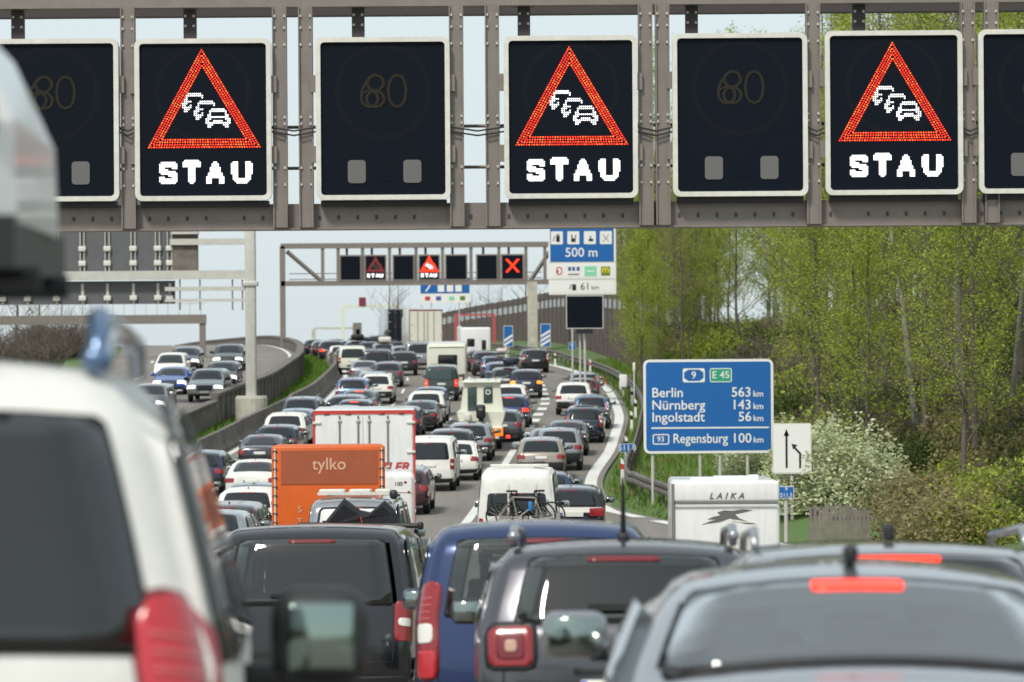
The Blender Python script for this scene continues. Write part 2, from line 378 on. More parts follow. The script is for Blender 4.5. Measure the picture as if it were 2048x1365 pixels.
for i, (px, d, bnd) in enumerate(((1243, 140, 'red'), (1251, 158, 'black'), (1262, 178, 'black'), (1270, 190, 'black'), (1263, 204, 'black'), (1240, 222, 'black'), (1180, 250, 'red'), (1110, 268, 'black'), (1062, 282, 'black'), (1012, 298, 'black'))):
    delineator(px, d, 0, ['white marker post with red band at the near bend of the guard rail', 'white marker post second from the near end of the guard rail', 'white marker post third along the guard rail, left of the blue distance sign', 'white marker post fourth along the guard rail', 'white marker post fifth along the guard rail', 'white marker post at the top of the guard rail by the service path', 'white marker post with red band below the dark message panel', 'white marker post right of the far dark hatchback', 'white marker post between the two striped exit boards', 'leftmost white marker post near the far striped board'][i], bnd)

# ------------------------------------------------------------------ noise barrier
nw = thing('noise_barrier', 'tall brown noise barrier with pale glazed strip beyond the far gantry', 'noise barrier')
nx = pchip([236, 262, 290, 320, 350, 385, 430], [9.3, 7.6, 6.0, 3.9, 1.3, -3.2, -11])
dd = rows(236, 428, 4.0)
for i in range(len(dd)-1):
    d0, d1 = dd[i], dd[i+1]; x0, x1 = nx(d0), nx(d1); L = math.hypot(x1-x0, d1-d0); a = math.atan2(d1-d0, x1-x0)
    zb = g((d0+d1)/2)+0.2; c = ((x0+x1)/2, (d0+d1)/2)
    H = 5.3-0.5*(i/len(dd))
    MB().box((c[0], c[1], zb+H*0.37), (L-0.22, 0.12, H*0.74), a).obj('panel', 'wall_brown', nw)
    MB().box((c[0], c[1], zb+H*0.81), (L-0.26, 0.05, H*0.13), a).obj('pane', 'wall_clear', nw)
    MB().box((c[0], c[1], zb+H*0.94), (L-0.22, 0.14, H*0.12), a).obj('panel', 'wall_brown', nw)
    MB().box((x0, d0, zb+H*0.5), (0.2, 0.26, H+0.15), a).obj('post', 'wall_brown', nw)

# ------------------------------------------------------------------ near gantry
GD = 44.4; GK = GD/F
def gp(px, py, dd=0.0): 
    p = Wp(px, py, GD); p.y += dd; return p
GZ = {}
gt = thing('sign_gantry', 'large taupe steel sign gantry spanning the road in the foreground', 'gantry', (0, GD, g(GD)))
inv = gt.location.copy()
def L(p): return Vector(p)-inv
z_bot0 = gp(1024, 452).z; z_bot1 = gp(1024, 404).z; z_top0 = gp(1024, 8).z; z_top1 = gp(1024, -26).z
xl, xr = -15.5, 13.5
MB().box(L(((xl+xr)/2, GD+0.35, (z_bot0+z_bot1)/2)), (xr-xl, 0.30, z_bot1-z_bot0)).obj('bottom_chord', 'steel', gt)
MB().box(L(((xl+xr)/2, GD+0.35, z_bot0-0.012)), (xr-xl, 0.42, 0.024)).obj('chord_flange', 'steel', gt)
MB().box(L(((xl+xr)/2, GD+0.35, (z_top0+z_top1)/2)), (xr-xl, 0.30, z_top1-z_top0)).obj('top_chord', 'steel', gt)
MB().box(L(((xl+xr)/2, GD+1.5, (z_top0+z_top1)/2-0.02)), (xr-xl, 0.25, 0.16)).obj('rear_chord', 'steel_dark', gt)
def bolts(xc, zs, w, y, name='bolt'):
    mb = MB()
    for z in zs:
        for s in (-1, 1): mb.box((xc+s*w, y, z), (0.028, 0.03, 0.028))
    mb.obj(name, 'steel_pale', gt)['kind'] = 'stuff'
for px in (-60, 255, 559, 611, 913, 985, 1292, 1326, 1628, 1938, 1985):
    p = L(gp(px, 230)); w = 0.17
    MB().box((p.x, 0.14, (z_bot0+z_top0)/2-inv.z), (w, 0.12, z_top0-z_bot0)).obj('upright', 'steel', gt)
    for s in (-1, 1): MB().box((p.x+s*(w/2-0.008), 0.07, (z_bot0+z_top0)/2-inv.z), (0.016, 0.05, z_top0-z_bot0)).obj('upright_flange', 'steel', gt)
    bolts(p.x, [z_top0-inv.z-k for k in (0.12, 0.26, 0.46, 1.32, 1.40, 1.92, 2.12)], 0.06, 0.07)
for px in (25, 373, 713, 1048, 1387, 1725):
    p = L(gp(px, 40)); MB().box((p.x, 0.5, z_top0-inv.z-0.35), (0.15, 0.12, 0.75)).obj('hanger', 'steel_dark', gt)
    bolts(p.x, [z_top0-inv.z-k for k in (0.08, 0.20)], 0.05, 0.43)
for k in range(62):                                        # bolt row and seams on the chord
    x = -7.0+k*0.225
    if k % 11 != 5: MB().box((x, 0.195, z_bot0-inv.z+0.12), (0.03, 0.012, 0.05)).obj('chord_bolt', 'steel_dark', gt)
for py in (247, 330):
    z = L(gp(1024, py)).z; MB().tube([(xl, 0.5, z), (xr, 0.5, z)], 0.022, 6).obj('rail_bar', 'steel', gt)
for a, b_ in ((540, 635), (900, 1010), (1275, 1348), (1612, 1655), (1920, 1960), (236, 275)):
    for k in range(2):
        p0, p1 = L(gp(a, 254+k*9)), L(gp(b_, 254+k*9)); md = (p0+p1)/2-Vector((0, 0, 0.05))
        MB().tube([p0+Vector((0, 0.02, 0)), md, p1+Vector((0, 0.02, 0))], 0.011, 5).obj('cable', 'black', gt)
for x in (xl+0.3, xr-0.3):
    MB().box((x, 0.5, (z_top1-inv.z)/2), (0.6, 0.6, z_top1-inv.z)).obj('leg', 'steel', gt)
BM = {'S': ['.######.', '########', '###..###', '###.....', '#######.', '.#######', '.....###', '###..###', '########', '.######.'],
      'T': ['#########', '#########', '#########', '...###...', '...###...', '...###...', '...###...', '...###...', '...###...', '...###...'],
      'A': ['...####...', '...####...', '..##..##..', '..##..##..', '.###..###.', '.########.', '.########.', '###....###', '###....###', '###....###'],
      'U': ['###...###', '###...###', '###...###', '###...###', '###...###', '###...###', '###...###', '####.####', '.#######.', '..#####..']}
CARBM = ['...#######...', '..#########..', '..#.......#..', '.##.......##.', '.###########.', '###.......###', '##..#####..##', '#############', '.###.....###.', '.##.......##.']
PITCH = 4.7*GK
def dotmesh(pts, size):
    mb = MB(); h = size/2
    for x, z in pts: mb.add([(x-h, 0, z), (x, 0, z-h), (x+h, 0, z), (x, 0, z+h)], [(0, 1, 2, 3)])
    return newmesh(mb.v, mb.f)
def bitmap(rowsl, x0, z0, pitch):
    return [(x0+j*pitch, z0-i*pitch) for i, r in enumerate(rowsl) for j, c in enumerate(r) if c == '#']
def tri_dots(ax, az, bx, bz, cx, cz, band, pitch):
    A, B, C = Vector((ax, az)), Vector((bx, bz)), Vector((cx, cz)); out = []
    def dist(p, a, b): 
        e = (b-a).normalized(); w = p-a; return e.x*w.y-e.y*w.x
    n = int((cx-bx)/pitch)+2; m = int((az-bz)/pitch)+2
    for i in range(-1, m):
        for j in range(-1, n):
            p = Vector((bx+j*pitch+(0.5*pitch if i % 2 else 0), bz+i*pitch))
            dm = min(dist(p, B, C), dist(p, C, A), dist(p, A, B))
            if 0 <= dm <= band: out.append((p.x, p.y))
    return out
def tri_rows(ax, az, bx, bz, cx, cz, k):      # rows of dots running parallel to the three edges
    A, B, C = Vector((ax, az)), Vector((bx, bz)), Vector((cx, cz)); G = (A+B+C)/3; out = []; p = 5.0*k
    for r in range(4):
        f = 1-(2.2+r*5.0)*k/((G-(B+C)/2).length)
        a, b_, c = (G+(v-G)*f for v in (A, B, C))
        for u, w in ((a, b_), (b_, c), (c, a)):
            n = int((w-u).length/p); o = 0.5 if r % 2 else 0.0
            out += [tuple(u.lerp(w, (i+o)/n)) for i in range(n)]
    return out
def letter(ch, cx, cz, w, h, st, p):
    i = st/2; L_ = lambda *a: ('l',)+a; W2, H2 = w/2-i, h/2-i; r = (h/2-i)/2; segs = []
    if ch == 'T': segs = [L_(-W2, H2, W2, H2), L_(0, H2, 0, -H2)]
    elif ch == 'A': segs = [L_(-W2, -H2, 0, H2), L_(0, H2, W2, -H2), L_(-W2*0.6, -H2*0.35, W2*0.6, -H2*0.35)]
    elif ch == 'U':
        segs = [L_(-W2, H2, -W2, -H2+W2), L_(W2, H2, W2, -H2+W2)]+[('p', W2*math.cos(a), -H2+W2+W2*math.sin(a)) for a in np.linspace(math.pi, 2*math.pi, 16)]
    else:
        segs = [('p', W2*math.cos(a), r+r*math.sin(a)) for a in np.linspace(0.35, 1.5*math.pi, 22)]+[('p', W2*math.cos(a), -r+r*math.sin(a)) for a in np.linspace(0.5*math.pi, -math.pi+0.35, 22)]
    out = []; n, m = int(w/p)+1, int(h/p)+1
    for a in range(m):
        for b_ in range(n):
            x, z = -w/2+w*b_/(n-1), -h/2+h*a/(m-1)
            for s in segs:
                if s[0] == 'p': d_ = math.hypot(x-s[1], z-s[2])
                else:
                    ex, ez = s[3]-s[1], s[4]-s[2]; t = max(0, min(1, ((x-s[1])*ex+(z-s[2])*ez)/(ex*ex+ez*ez))); d_ = math.hypot(x-s[1]-t*ex, z-s[2]-t*ez)
                if d_ <= i: out.append((cx+x, cz+z)); break
    return out
def car_icon(x0, z0, pitch):
    g_ = {}
    for k in (0, 1, 2):
        ox, oz = k*6, k*4
        for i in range(-1, 11):
            for j in range(-1, 14): g_.pop((ox+j, oz+i), None)
        for i, r in enumerate(CARBM):
            for j, c in enumerate(r):
                if c == '#': g_[(ox+j, oz+i)] = 1
    return [(x0+i*pitch, z0-j*pitch) for i, j in g_]
RING = [(0.56*math.cos(a*math.pi/48), 0.32+0.56*math.sin(a*math.pi/48)) for a in range(96)]
def vms(cx, cy, w, h, state, label, d=GD, simple=False):
    k = d/F; c = Wp(cx, cy, d); W_, H_ = w*k, h*k
    t = thing('message_sign', label, 'sign', (c.x, c.y, c.z), 0, 'electronic signs on the near gantry')
    MB().prism(rrect(W_-0.04, H_-0.04, 0.07), 0.03, 0.34).obj('housing', 'black', t)
    MB().box((0, 0.20, -H_/2-0.035), (W_*0.94, 0.26, 0.07)).obj('housing_shadow', 'black', t)  # black box stands in for the shadow under the housing bottom
    MB().prism(rrect(W_-0.10, H_-0.10, 0.05), -0.005, 0.03).obj('display_face', 'panel_black', t)
    v, f = ringprism(rrect(W_, H_, 0.085), rrect(W_-0.115, H_-0.115, 0.045), -0.045, 0.05)
    put('frame', newmesh(v, f), 'frame_pale', t)
    for s in (-1, 1):
        for zz in (0.42, -0.42): MB().box((s*(W_/2+0.03), 0.05, zz), (0.06, 0.06, 0.20)).obj('bracket', 'steel', t)
    put('unlit_dots', dotmesh(RING+[(0.53*math.cos(a*math.pi/48), 0.32+0.53*math.sin(a*math.pi/48)) for a in range(96)], 0.017), 'led_off', t, (0, -0.008, 0))['kind'] = 'stuff'
    if state == 'off':
        for s, dx in (('8', -0.09), ('6', -0.16), ('0', 0.17)):
            o = text(s, 0.62, 'led_off', t, (dx, -0.009-0.001*abs(dx), 0.30), align='CENTER', bold=-0.012, name='unlit_digit')
        for px in (-53, 58): put('flasher', newmesh(*(lambda m: (m.v, m.f))(MB().prism(rrect(36*k, 46*k, 0.04), -0.018, 0.0))), 'lamp_grey', t, (px*k, 0, -(343-237)*k))
        put('sensor', newmesh(*(lambda m: (m.v, m.f))(MB().prism(rrect(30*k, 40*k, 0.02), -0.010, 0.0))), 'panel_black', t, (2*k, 0, -(343-237)*k))
    else:
        q = lambda x, y: ((x-406.5)*k, -(y-240)*k)
        A, B_, C = q(404, 96), q(294, 297), q(523, 297)
        tri = tri_rows(*A, *B_, *C, k)
        r1 = random.Random(int(cx))
        hot = [p for p in tri if r1.random() < 0.35]; cool = [p for p in tri if p not in set(hot)]
        put('triangle_dots', dotmesh(cool, PITCH*0.74), 'led_red', t, (0, -0.012, 0))['kind'] = 'stuff'
        put('triangle_dots', dotmesh(hot, PITCH*0.74), 'led_orange', t, (0, -0.014, 0))['kind'] = 'stuff'
        x0, z0 = q(366, 188); put('queue_symbol', dotmesh(car_icon(x0, z0, 3.9*k), 3.9*k*0.86), 'led_white', t, (0, -0.013, 0))['kind'] = 'stuff'
        pts = []
        for ch, xx in (('S', 336), ('T', 383), ('A', 430), ('U', 483)):
            x0, z0 = q(xx, 346); pts += letter(ch, x0, z0, 40*k, 48*k, 11.5*k, 3.6*k)
        put('word_stau', dotmesh(pts, 3.6*k*1.12), 'led_white', t, (0, -0.015, 0))['kind'] = 'stuff'
    return t
vms(103, 241, 270, 325, 'off', 'switched-off dark sign at the left end of the near gantry, partly behind the roof box')
vms(406.5, 240, 273, 324, 'stau', 'lit red congestion triangle sign, leftmost of the three lit on the near gantry')
vms(766, 237.5, 268, 325, 'off', 'switched-off dark sign between the left and middle lit warning signs')
vms(1141.5, 234.5, 267, 325, 'stau', 'lit congestion warning sign with red triangle, middle of the three on the near gantry')
vms(1480, 230, 270, 326, 'off', 'switched-off dark sign between the middle and right lit warning signs')
vms(1787.5, 226, 275, 328, 'stau', 'lit congestion warning sign with red triangle, rightmost of the three on the near gantry')
vms(2092, 223, 270, 328, 'off', 'switched-off dark sign cut off by the right picture edge')

# ------------------------------------------------------------------ far gantry
FD = 300.0; fk = FD/F
c = Wp(565, 690, FD); fg = thing('sign_gantry', 'distant taupe truss gantry with seven small dark signs over the bend', 'gantry', (c.x, FD, g(FD)-0.3))
def fl(px, py): return Wp(px, py, FD)-fg.location
def beam(p0, p1, w, name, m, parent, dy=0.3): 
    p0, p1 = Vector(p0), Vector(p1); MB().tube([p0, p1], w/2, 4).obj(name, m, parent)
zt = fl(800, 491).z; zb_ = fl(800, 566).z; x0, x1 = fl(562, 600).x, fl(1100, 600).x
MB().box(((x0+x1)/2, 0.3, zt), (x1-x0, 0.5, 0.42)).obj('top_chord', 'steel', fg)
MB().box(((x0+x1)/2, 0.3, zb_), (x1-x0, 0.5, 0.40)).obj('bottom_chord', 'steel', fg)
MB().box(((x0+x1)/2, 1.7, zt), (x1-x0, 0.3, 0.3)).obj('rear_chord', 'steel', fg)
for px in (645, 676, 725, 779, 832, 885, 942, 998, 1052, 1090):
    x = fl(px, 530).x; MB().box((x, 0.3, (zt+zb_)/2), (0.26, 0.3, zt-zb_)).obj('upright', 'steel', fg)
beam(fl(573, 503)+Vector((0, 0.3, 0)), fl(643, 563)+Vector((0, 0.3, 0)), 0.34, 'brace', 'steel', fg)
beam(fl(1100, 503)+Vector((0, 0.3, 0)), fl(1060, 563)+Vector((0, 0.3, 0)), 0.34, 'brace', 'steel', fg)
for zz in (0.35, 0.8): MB().tube([(x0+0.6, 1.2, zb_+zz), (x1-0.6, 1.2, zb_+zz)], 0.03, 4).obj('handrail', 'steel_dark', fg)
MB().box((x0+0.12, 0.3, zt/2), (0.42, 0.5, zt)).obj('leg', 'steel', fg)
xp = fl(1065, 640).x; MB().box((xp, 0.3, zb_/2), (0.8, 0.7, zb_)).obj('leg', 'concrete_pale', fg)
for i, (a, b_, st) in enumerate(((680, 722, 0), (730, 772, 1), (786, 828, 0), (838, 879, 2), (891, 934, 0), (953, 995, 0), (1003, 1047, 3))):
    c = Wp((a+b_)/2, 536+(0.012*(800-(a+b_)/2)*0.5), FD); W_ = (b_-a)*fk; H_ = 50*fk
    t = thing('message_sign', ['leftmost dark sign on the distant gantry', 'dim congestion sign with lit white word on the distant gantry', 'dark sign between the two congestion signs on the distant gantry', 'bright red congestion triangle sign on the distant gantry', 'dark sign above the blue services sign on the distant gantry', 'dark sign left of the red cross on the distant gantry', 'sign with glowing red cross on the distant gantry'][i], 'sign', c, 0, 'electronic signs on the distant gantry')
    MB().box((0, 0.25, 0), (W_, 0.4, H_)).obj('housing', 'black', t)
    v, f = ringprism(rrect(W_+0.1, H_+0.1, 0.05, 2), rrect(W_-0.12, H_-0.12, 0.05, 2), 0.0, 0.08); put('frame', newmesh(v, f), 'steel', t)
    MB().box((0, 0.045, 0), (W_-0.1, 0.02, H_-0.1)).obj('display_face', 'panel_black', t)
    MB().box((-0.3, 0.4, H_/2+0.35), (0.2, 0.15, 0.8)).obj('hanger', 'steel_dark', t)
    if st in (1, 2):
        td = tri_dots(0, 0.92, -0.75, -0.30, 0.75, -0.30, 0.2, 0.075)
        put('triangle_dots', dotmesh(td, 0.1), 'led_dim_red' if st == 1 else 'led_red', t, (0, 0.02, 0))['kind'] = 'stuff'
        put('queue_symbol', dotmesh(car_icon(-0.28, 0.32, 0.024), 0.03), 'lamp_grey' if st == 1 else 'led_white', t, (0, 0.015, 0))['kind'] = 'stuff'
        pts = []
        for k2, ch in enumerate('STAU'): pts += bitmap(BM[ch], -0.66+k2*0.34, -0.48, 0.03)
        put('word_stau', dotmesh(pts, 0.036), 'led_white', t, (0, 0.012, 0))['kind'] = 'stuff'
    if st == 3:
        pts = [(s*a*0.05+o_*0.05, 0.12+a*0.055) for a in range(-9, 10) for s in (-1, 1) for o_ in (-1.4, -0.5, 0.5, 1.4)]
        put('cross_dots', dotmesh(pts, 0.075), 'led_red', t, (0, 0.015, 0))['kind'] = 'stuff'

# ------------------------------------------------------------------ signs on the right
def board(name, label, x0, y0, x1, y1, d, m, cat='sign', border=0.06, rad=0.12, posts=(), bm='sign_white', group=None, zpost=None, thick=0.05):
    k = d/F; c = Wp((x0+x1)/2, (y0+y1)/2, d); W_, H_ = (x1-x0)*k, (y1-y0)*k
    gz_ = ground_z(c.x, d)
    t = thing(name, label, cat, (c.x, d, gz_), 0, group); zc = c.z-gz_
    MB().prism([(x, z+zc) for x, z in rrect(W_, H_, rad)], 0.0, thick).obj('border', bm, t)
    if m: MB().prism([(x, z+zc) for x, z in rrect(W_-2*border, H_-2*border, max(0.01, rad-border))], -0.006, thick*0.5).obj('face', m, t)
    for px in posts:
        x = (px-(x0+x1)/2)*k; MB().tube([(x, thick+0.06, -0.3), (x, thick+0.06, zc+H_*0.4)], 0.055, 8).obj('post', 'steel_pale', t)
    def at(px, py, y=-0.012): return Vector(((px-(x0+x1)/2)*k, y, zc-(py-(y0+y1)/2)*k))
    return t, at, k
D = 125
t, at, k = board('direction_sign', 'large blue distance sign with white city names beside the guard rail', 1287, 719, 1547, 907, D, 'sign_blue', border=0.085, rad=0.2, posts=(1305, 1400, 1440, 1495))
for s, d_, y in (('Berlin', '563', 786), ('Nürnberg', '143', 811), ('Ingolstadt', '56', 835)):
    text(s, 27*k, 'sign_white', t, at(1303, y), bold=0.004, sx=1.0)
    text(d_, 27*k, 'sign_white', t, at(1503, y), align='RIGHT', bold=0.004); text('km', 17*k, 'sign_white', t, at(1506, y+3), bold=0.003)
MB().box(at(1420, 856, -0.01), (235*k, 0.006, 3*k)).obj('divider', 'sign_white', t)
text('Regensburg', 27*k, 'sign_white', t, at(1345, 878), bold=0.004, sx=0.87); text('100', 27*k, 'sign_white', t, at(1503, 878), align='RIGHT', bold=0.004); text('km', 17*k, 'sign_white', t, at(1506, 881), bold=0.003)
def mframe(x0, y0, x1, y1, th, m, nm):
    v, f = ringprism(rrect((x1-x0)*k, (y1-y0)*k, 0.06), rrect((x1-x0-2*th)*k, (y1-y0-2*th)*k, 0.03), -0.006, 0.0)
    put(nm, newmesh(v, f), m, t, at((x0+x1)/2, (y0+y1)/2, -0.006))
mframe(1366, 737, 1410, 765, 2.6, 'sign_white', 'badge_frame'); text('9', 20*k, 'sign_white', t, at(1388, 751), align='CENTER', bold=0.004)
for s in (-1, 1):
    for u in (-1, 1): MB().prism([(0, 0), (s*0.16, 0), (0, u*-0.11)], -0.004, 0.0).obj('badge_corner', 'sign_white', t, loc=at(1388, 751)+Vector((-s*0.33, 0, u*0.2)))
MB().prism(rrect(44*k, 27*k, 0.07), -0.004, 0.0).obj('badge', 'sign_green', t, loc=at(1442, 751, -0.006)); mframe(1420, 737, 1464, 765, 1.6, 'sign_white', 'badge_frame')
text('E 45', 20*k, 'sign_white', t, at(1442, 751, -0.014), align='CENTER', bold=0.003)
mframe(1305, 868, 1338, 889, 2.2, 'sign_white', 'badge_frame'); text('93', 15*k, 'sign_white', t, at(1321, 878.5), align='CENTER', bold=0.002)
t, at, k = board('lane_sign', 'white sign with black arrows for a lane merging from the right', 1545, 847, 1623, 948, 112, 'sign_white', border=0.035, rad=0.06, posts=(1584,), bm='frame_pale')
mb = MB(); a0 = at(1573, 936); mb.box(at(1573, 900), (4.2*k, 0.006, 72*k)); p = at(1573, 858); mb.prism([(p.x-5.5*k, p.z-14*k), (p.x+5.5*k, p.z-14*k), (p.x, p.z)], -0.015, -0.009); mb.obj('arrow', 'black', t)
mb = MB(); mb.box(at(1600, 922), (4.2*k, 0.006, 30*k)); q0, q1 = at(1600, 908), at(1588, 894)
mb.box((q0+q1)/2, (4.0*k, 0.0062, 22*k), 0, 0, -0.75); p = at(1583, 888); mb.prism([(p.x, p.z), (p.x+12*k, p.z-2.5*k), (p.x+3*k, p.z-11*k)], -0.0155, -0.009); mb.obj('arrow', 'black', t)
def kmplate(x0, y0, x1, y1, d, lines, label):
    t, at, k = board('kilometre_plate', label, x0, y0, x1, y1, d, 'sign_blue', border=0.015, rad=0.03, posts=((x0+x1)/2,))
    for i, s in enumerate(lines):
        yy = y0+(y1-y0)*(i+0.5)/len(lines); text(s, (y1-y0)/len(lines)*0.95*k, 'sign_white', t, at((x0+x1)/2, yy), align='CENTER')
kmplate(1239, 888, 1270, 905, 150, ['511,0'], 'small blue kilometre plate in front of the guard rail')
kmplate(1557, 973, 1588, 997, 104, ['9', '511,5'], 'small blue plate right of the white motorhome')
kmplate(1137, 685, 1152, 700, 262, ['9'], 'tiny blue plate left of the message panel post')
# services sign and message panel
D = 205
t, at, k = board('services_sign', 'tall blue and white motorway services sign showing 500 m', 1097, 452, 1232, 590, D, None, border=0.05, rad=0.08, posts=(1144, 1168))
MB().box(at(1164, 489, -0.01), (127*k, 0.03, 70*k)).obj('blue_panel', 'sign_blue', t)
for i, px in enumerate((1114, 1147, 1180, 1212)):
    MB().prism(rrect(24*k, 26*k, 0.06), -0.01, 0.0).obj('pictogram', 'sign_white', t, loc=at(px, 476, -0.03))
    p = at(px, 477, -0.045); mb = MB()
    if i == 0: mb.box(p+Vector((0.06, 0, -0.02)), (0.2, 0.006, 0.34)).box(p+Vector((-0.16, 0, 0)), (0.04, 0.006, 0.3), 0, 0, 0.25).box(p+Vector((0.06, 0, 0.2)), (0.16, 0.006, 0.05))
    elif i == 1: mb.box(p+Vector((0.0, 0, -0.1)), (0.24, 0.006, 0.2)).box(p+Vector((-0.08, 0, 0.1)), (0.06, 0.006, 0.2)).box(p+Vector((0.12, 0, 0.1)), (0.05, 0.006, 0.18))
    elif i == 2: mb.box(p+Vector((0.06, 0, -0.1)), (0.24, 0.006, 0.14)).box(p+Vector((0.03, 0, 0.04)), (0.06, 0.006, 0.16))
    else:
        for s in (-1, 1): mb.box(p, (0.03, 0.006, 0.5), 0, 0, s*0.7)
    mb.obj('symbol', 'steel_dark' if i == 3 else 'black', t)
text('500 m', 26*k, 'sign_white', t, at(1163, 506, -0.03), align='CENTER', bold=0.006)
MB().box(at(1164, 543, -0.005), (128*k, 0.02, 28*k)).obj('logo_panel', 'sign_white', t)
for px, mm, w, h in ((1118, 'sign_white', 14, 20), (1147, 'sign_white', 24, 20), (1181, 'sign_mint', 24, 20), (1211, 'sign_olive', 18, 18)):
    MB().box(at(px, 543, -0.02), (w*k, 0.012, h*k)).obj('logo', mm, t)
v, f = ringprism(rrect(12*k, 16*k, 0.14), rrect(8*k, 12*k, 0.1), -0.004, 0.0); put('logo_mark', newmesh(v, f), 'text_red', t, at(1118, 542, -0.03))
MB().box(at(1115.5, 543, -0.03), (3*k, 0.006, 6*k)).obj('logo_mark', 'text_red', t)
mb = MB()
for j, px in enumerate((1139, 1147, 1156)): mb.box(at(px, 538, -0.03), (6*k, 0.006, 8*k))
mb.obj('logo_mark', mat('logo_blue', (0.05, 0.1, 0.3), 0.5), t); MB().box(at(1147, 549, -0.03), (22*k, 0.006, 2.4*k)).obj('logo_mark', 'lamp_grey', t)
text('m', 20*k, mat('logo_yellow', (0.75, 0.6, 0.02), 0.5), t, at(1211, 540, -0.03), align='CENTER', bold=0.01); MB().box(at(1181, 543, -0.03), (16*k, 0.006, 2.4*k)).obj('logo_mark', 'sign_white', t)
MB().box(at(1164, 574, -0.005), (128*k, 0.02, 24*k)).obj('distance_panel', 'sign_white', t)
p = at(1146, 575, -0.02); MB().box(p+Vector((0.05, 0, 0)), (0.22, 0.006, 0.34)).box(p+Vector((-0.16, 0, 0.02)), (0.04, 0.006, 0.28), 0, 0, 0.25).obj('symbol', 'black', t)
text('61', 20*k, 'black', t, at(1160, 574, -0.02)); text('km', 13*k, 'steel_dark', t, at(1182, 576, -0.02))
for y in (452+1, 524, 559, 589): MB().box(at(1164.5, y, -0.012), (133*k, 0.012, 1.6*k)).obj('panel_seam', 'frame_pale', t)
t, at, k = board('display_board', 'dark blank message panel on a post under the services sign', 1132, 591, 1207, 658, 200, 'panel_black', border=0.05, rad=0.04, posts=(1160, 1170), bm='steel_pale', thick=0.3)
MB().box(at(1169, 663, 0.1), (0.9, 0.2, 0.25)).obj('mount', 'black', t)
for (x0, y0, x1, y1, n_, lb) in ((1007, 652, 1026, 694, 2, 'blue and white striped exit board, left of the pair'), (1081, 648, 1101, 694, 3, 'blue and white striped exit board, right of the pair by the far dark hatchback')):
    t, at, k = board('exit_board', lb, x0, y0, x1, y1, 268, 'sign_blue', border=0.03, rad=0.04, posts=((x0+x1)/2,))
    for j in range(n_):
        cc = at((x0+x1)/2, y1-8-j*9, -0.012); w2 = (x1-x0)*k/2-0.04
        MB().prism([(cc.x-w2, cc.z-0.27), (cc.x+w2, cc.z+0.12), (cc.x+w2, cc.z+0.30), (cc.x-w2, cc.z-0.09)], -0.014, -0.007).obj('stripe', 'sign_white', t)
# blue services sign under the far gantry
t, at, k = board('services_sign', 'small blue services sign with white logo strip under the distant gantry', 840, 558, 940, 606, 330, None, border=0.05, rad=0.06, posts=(862, 918))
MB().box(at(890, 572, -0.01), (98*k, 0.03, 30*k)).obj('blue_panel', 'sign_blue', t)
for px in (882, 900, 917): MB().box(at(px, 573, -0.03), (13*k, 0.012, 22*k)).obj('pictogram', 'sign_white', t)
mb = MB(); mb.box(at(858, 574, -0.03), (3*k, 0.012, 22*k), 0, 0, 0.6).obj('arrow', 'sign_white', t)
for px, mm in ((855, 'text_red'), (877, 'logo_blue'), (903, 'sign_mint'), (925, 'sign_olive')): MB().box(at(px, 597, -0.02), (10*k, 0.012, 8*k)).obj('logo', mm, t)
# cabinet, thin post, distant portals
c = Wp(1246, 700, 215); t = thing('roadside_cabinet', 'small pale cabinet on the grass bank', 'cabinet', (c.x, 215, ground_z(c.x, 215)))
put('cabinet_body', rbox(0.42, 0.4, 0.72, 0.03), 'sign_white', t, (0, 0, 0.95)); MB().tube([(0, 0, -0.2), (0, 0, 0.7)], 0.06).obj('post', 'steel_pale', t)
c = Wp(1268, 725, 205); t = thing('marker_pole', 'thin white pole with a small head on the grass bank', 'pole', (c.x, 205, ground_z(c.x, 205)))
MB().tube([(0, 0, -0.2), (0, 0, 2.1)], 0.03).obj('pole', 'sign_white', t); put('pole_head', rbox(0.14, 0.1, 0.5, 0.04), 'sign_white', t, (0, 0, 2.1))
def portal(label, xa, xb, yt, yb, d, w, m, mastpx=None, name='sign_gantry'):
    a, b2 = Wp(xa, yt, d), Wp(xb, yt, d); zg = g(d)-1
    t = thing(name, label, 'gantry', (a.x, d, zg)); zz = (a.z+b2.z)/2-zg; th = (yb-yt)*d/F
    MB().box(((b2.x-a.x)/2, 0, zz-th/2), (b2.x-a.x, th, th)).obj('beam', m, t)
    for x in ((0, b2.x-a.x) if mastpx is None else [(q_-xa)*d/F for q_ in mastpx]): MB().box((x, 0, (zz-th)/2), (w, w, zz-th)).obj('leg', m, t)
    return t, a, zz
t, a, zz = portal('farthest pale gantry on the horizon left of the bare tree', 627, 716, 655, 659, 520, 0.5, 'concrete_pale')
MB().box(((700-627)*520/F+1.0, 0, zz-0.6), (1.2, 0.5, 2.4)).obj('cabinet', 'wood', t)
t, a, zz = portal('pale distant gantry carrying one small red signal', 685, 800, 610, 616, 480, 0.45, 'cream')
MB().box(((725-685)*480/F, -0.1, zz+0.4), (0.9, 0.4, 1.1)).obj('signal_box', 'burg' if 'burg' in MATS else mat('burg', (0.2, 0.02, 0.05), 0.5), t)
t, a, zz = portal('red steel portal frame left of the noise barrier', 908, 990, 628, 632, 360, 0.34, mat('portal_red', (0.42, 0.08, 0.085), 0.6), (912, 988), 'red_portal')

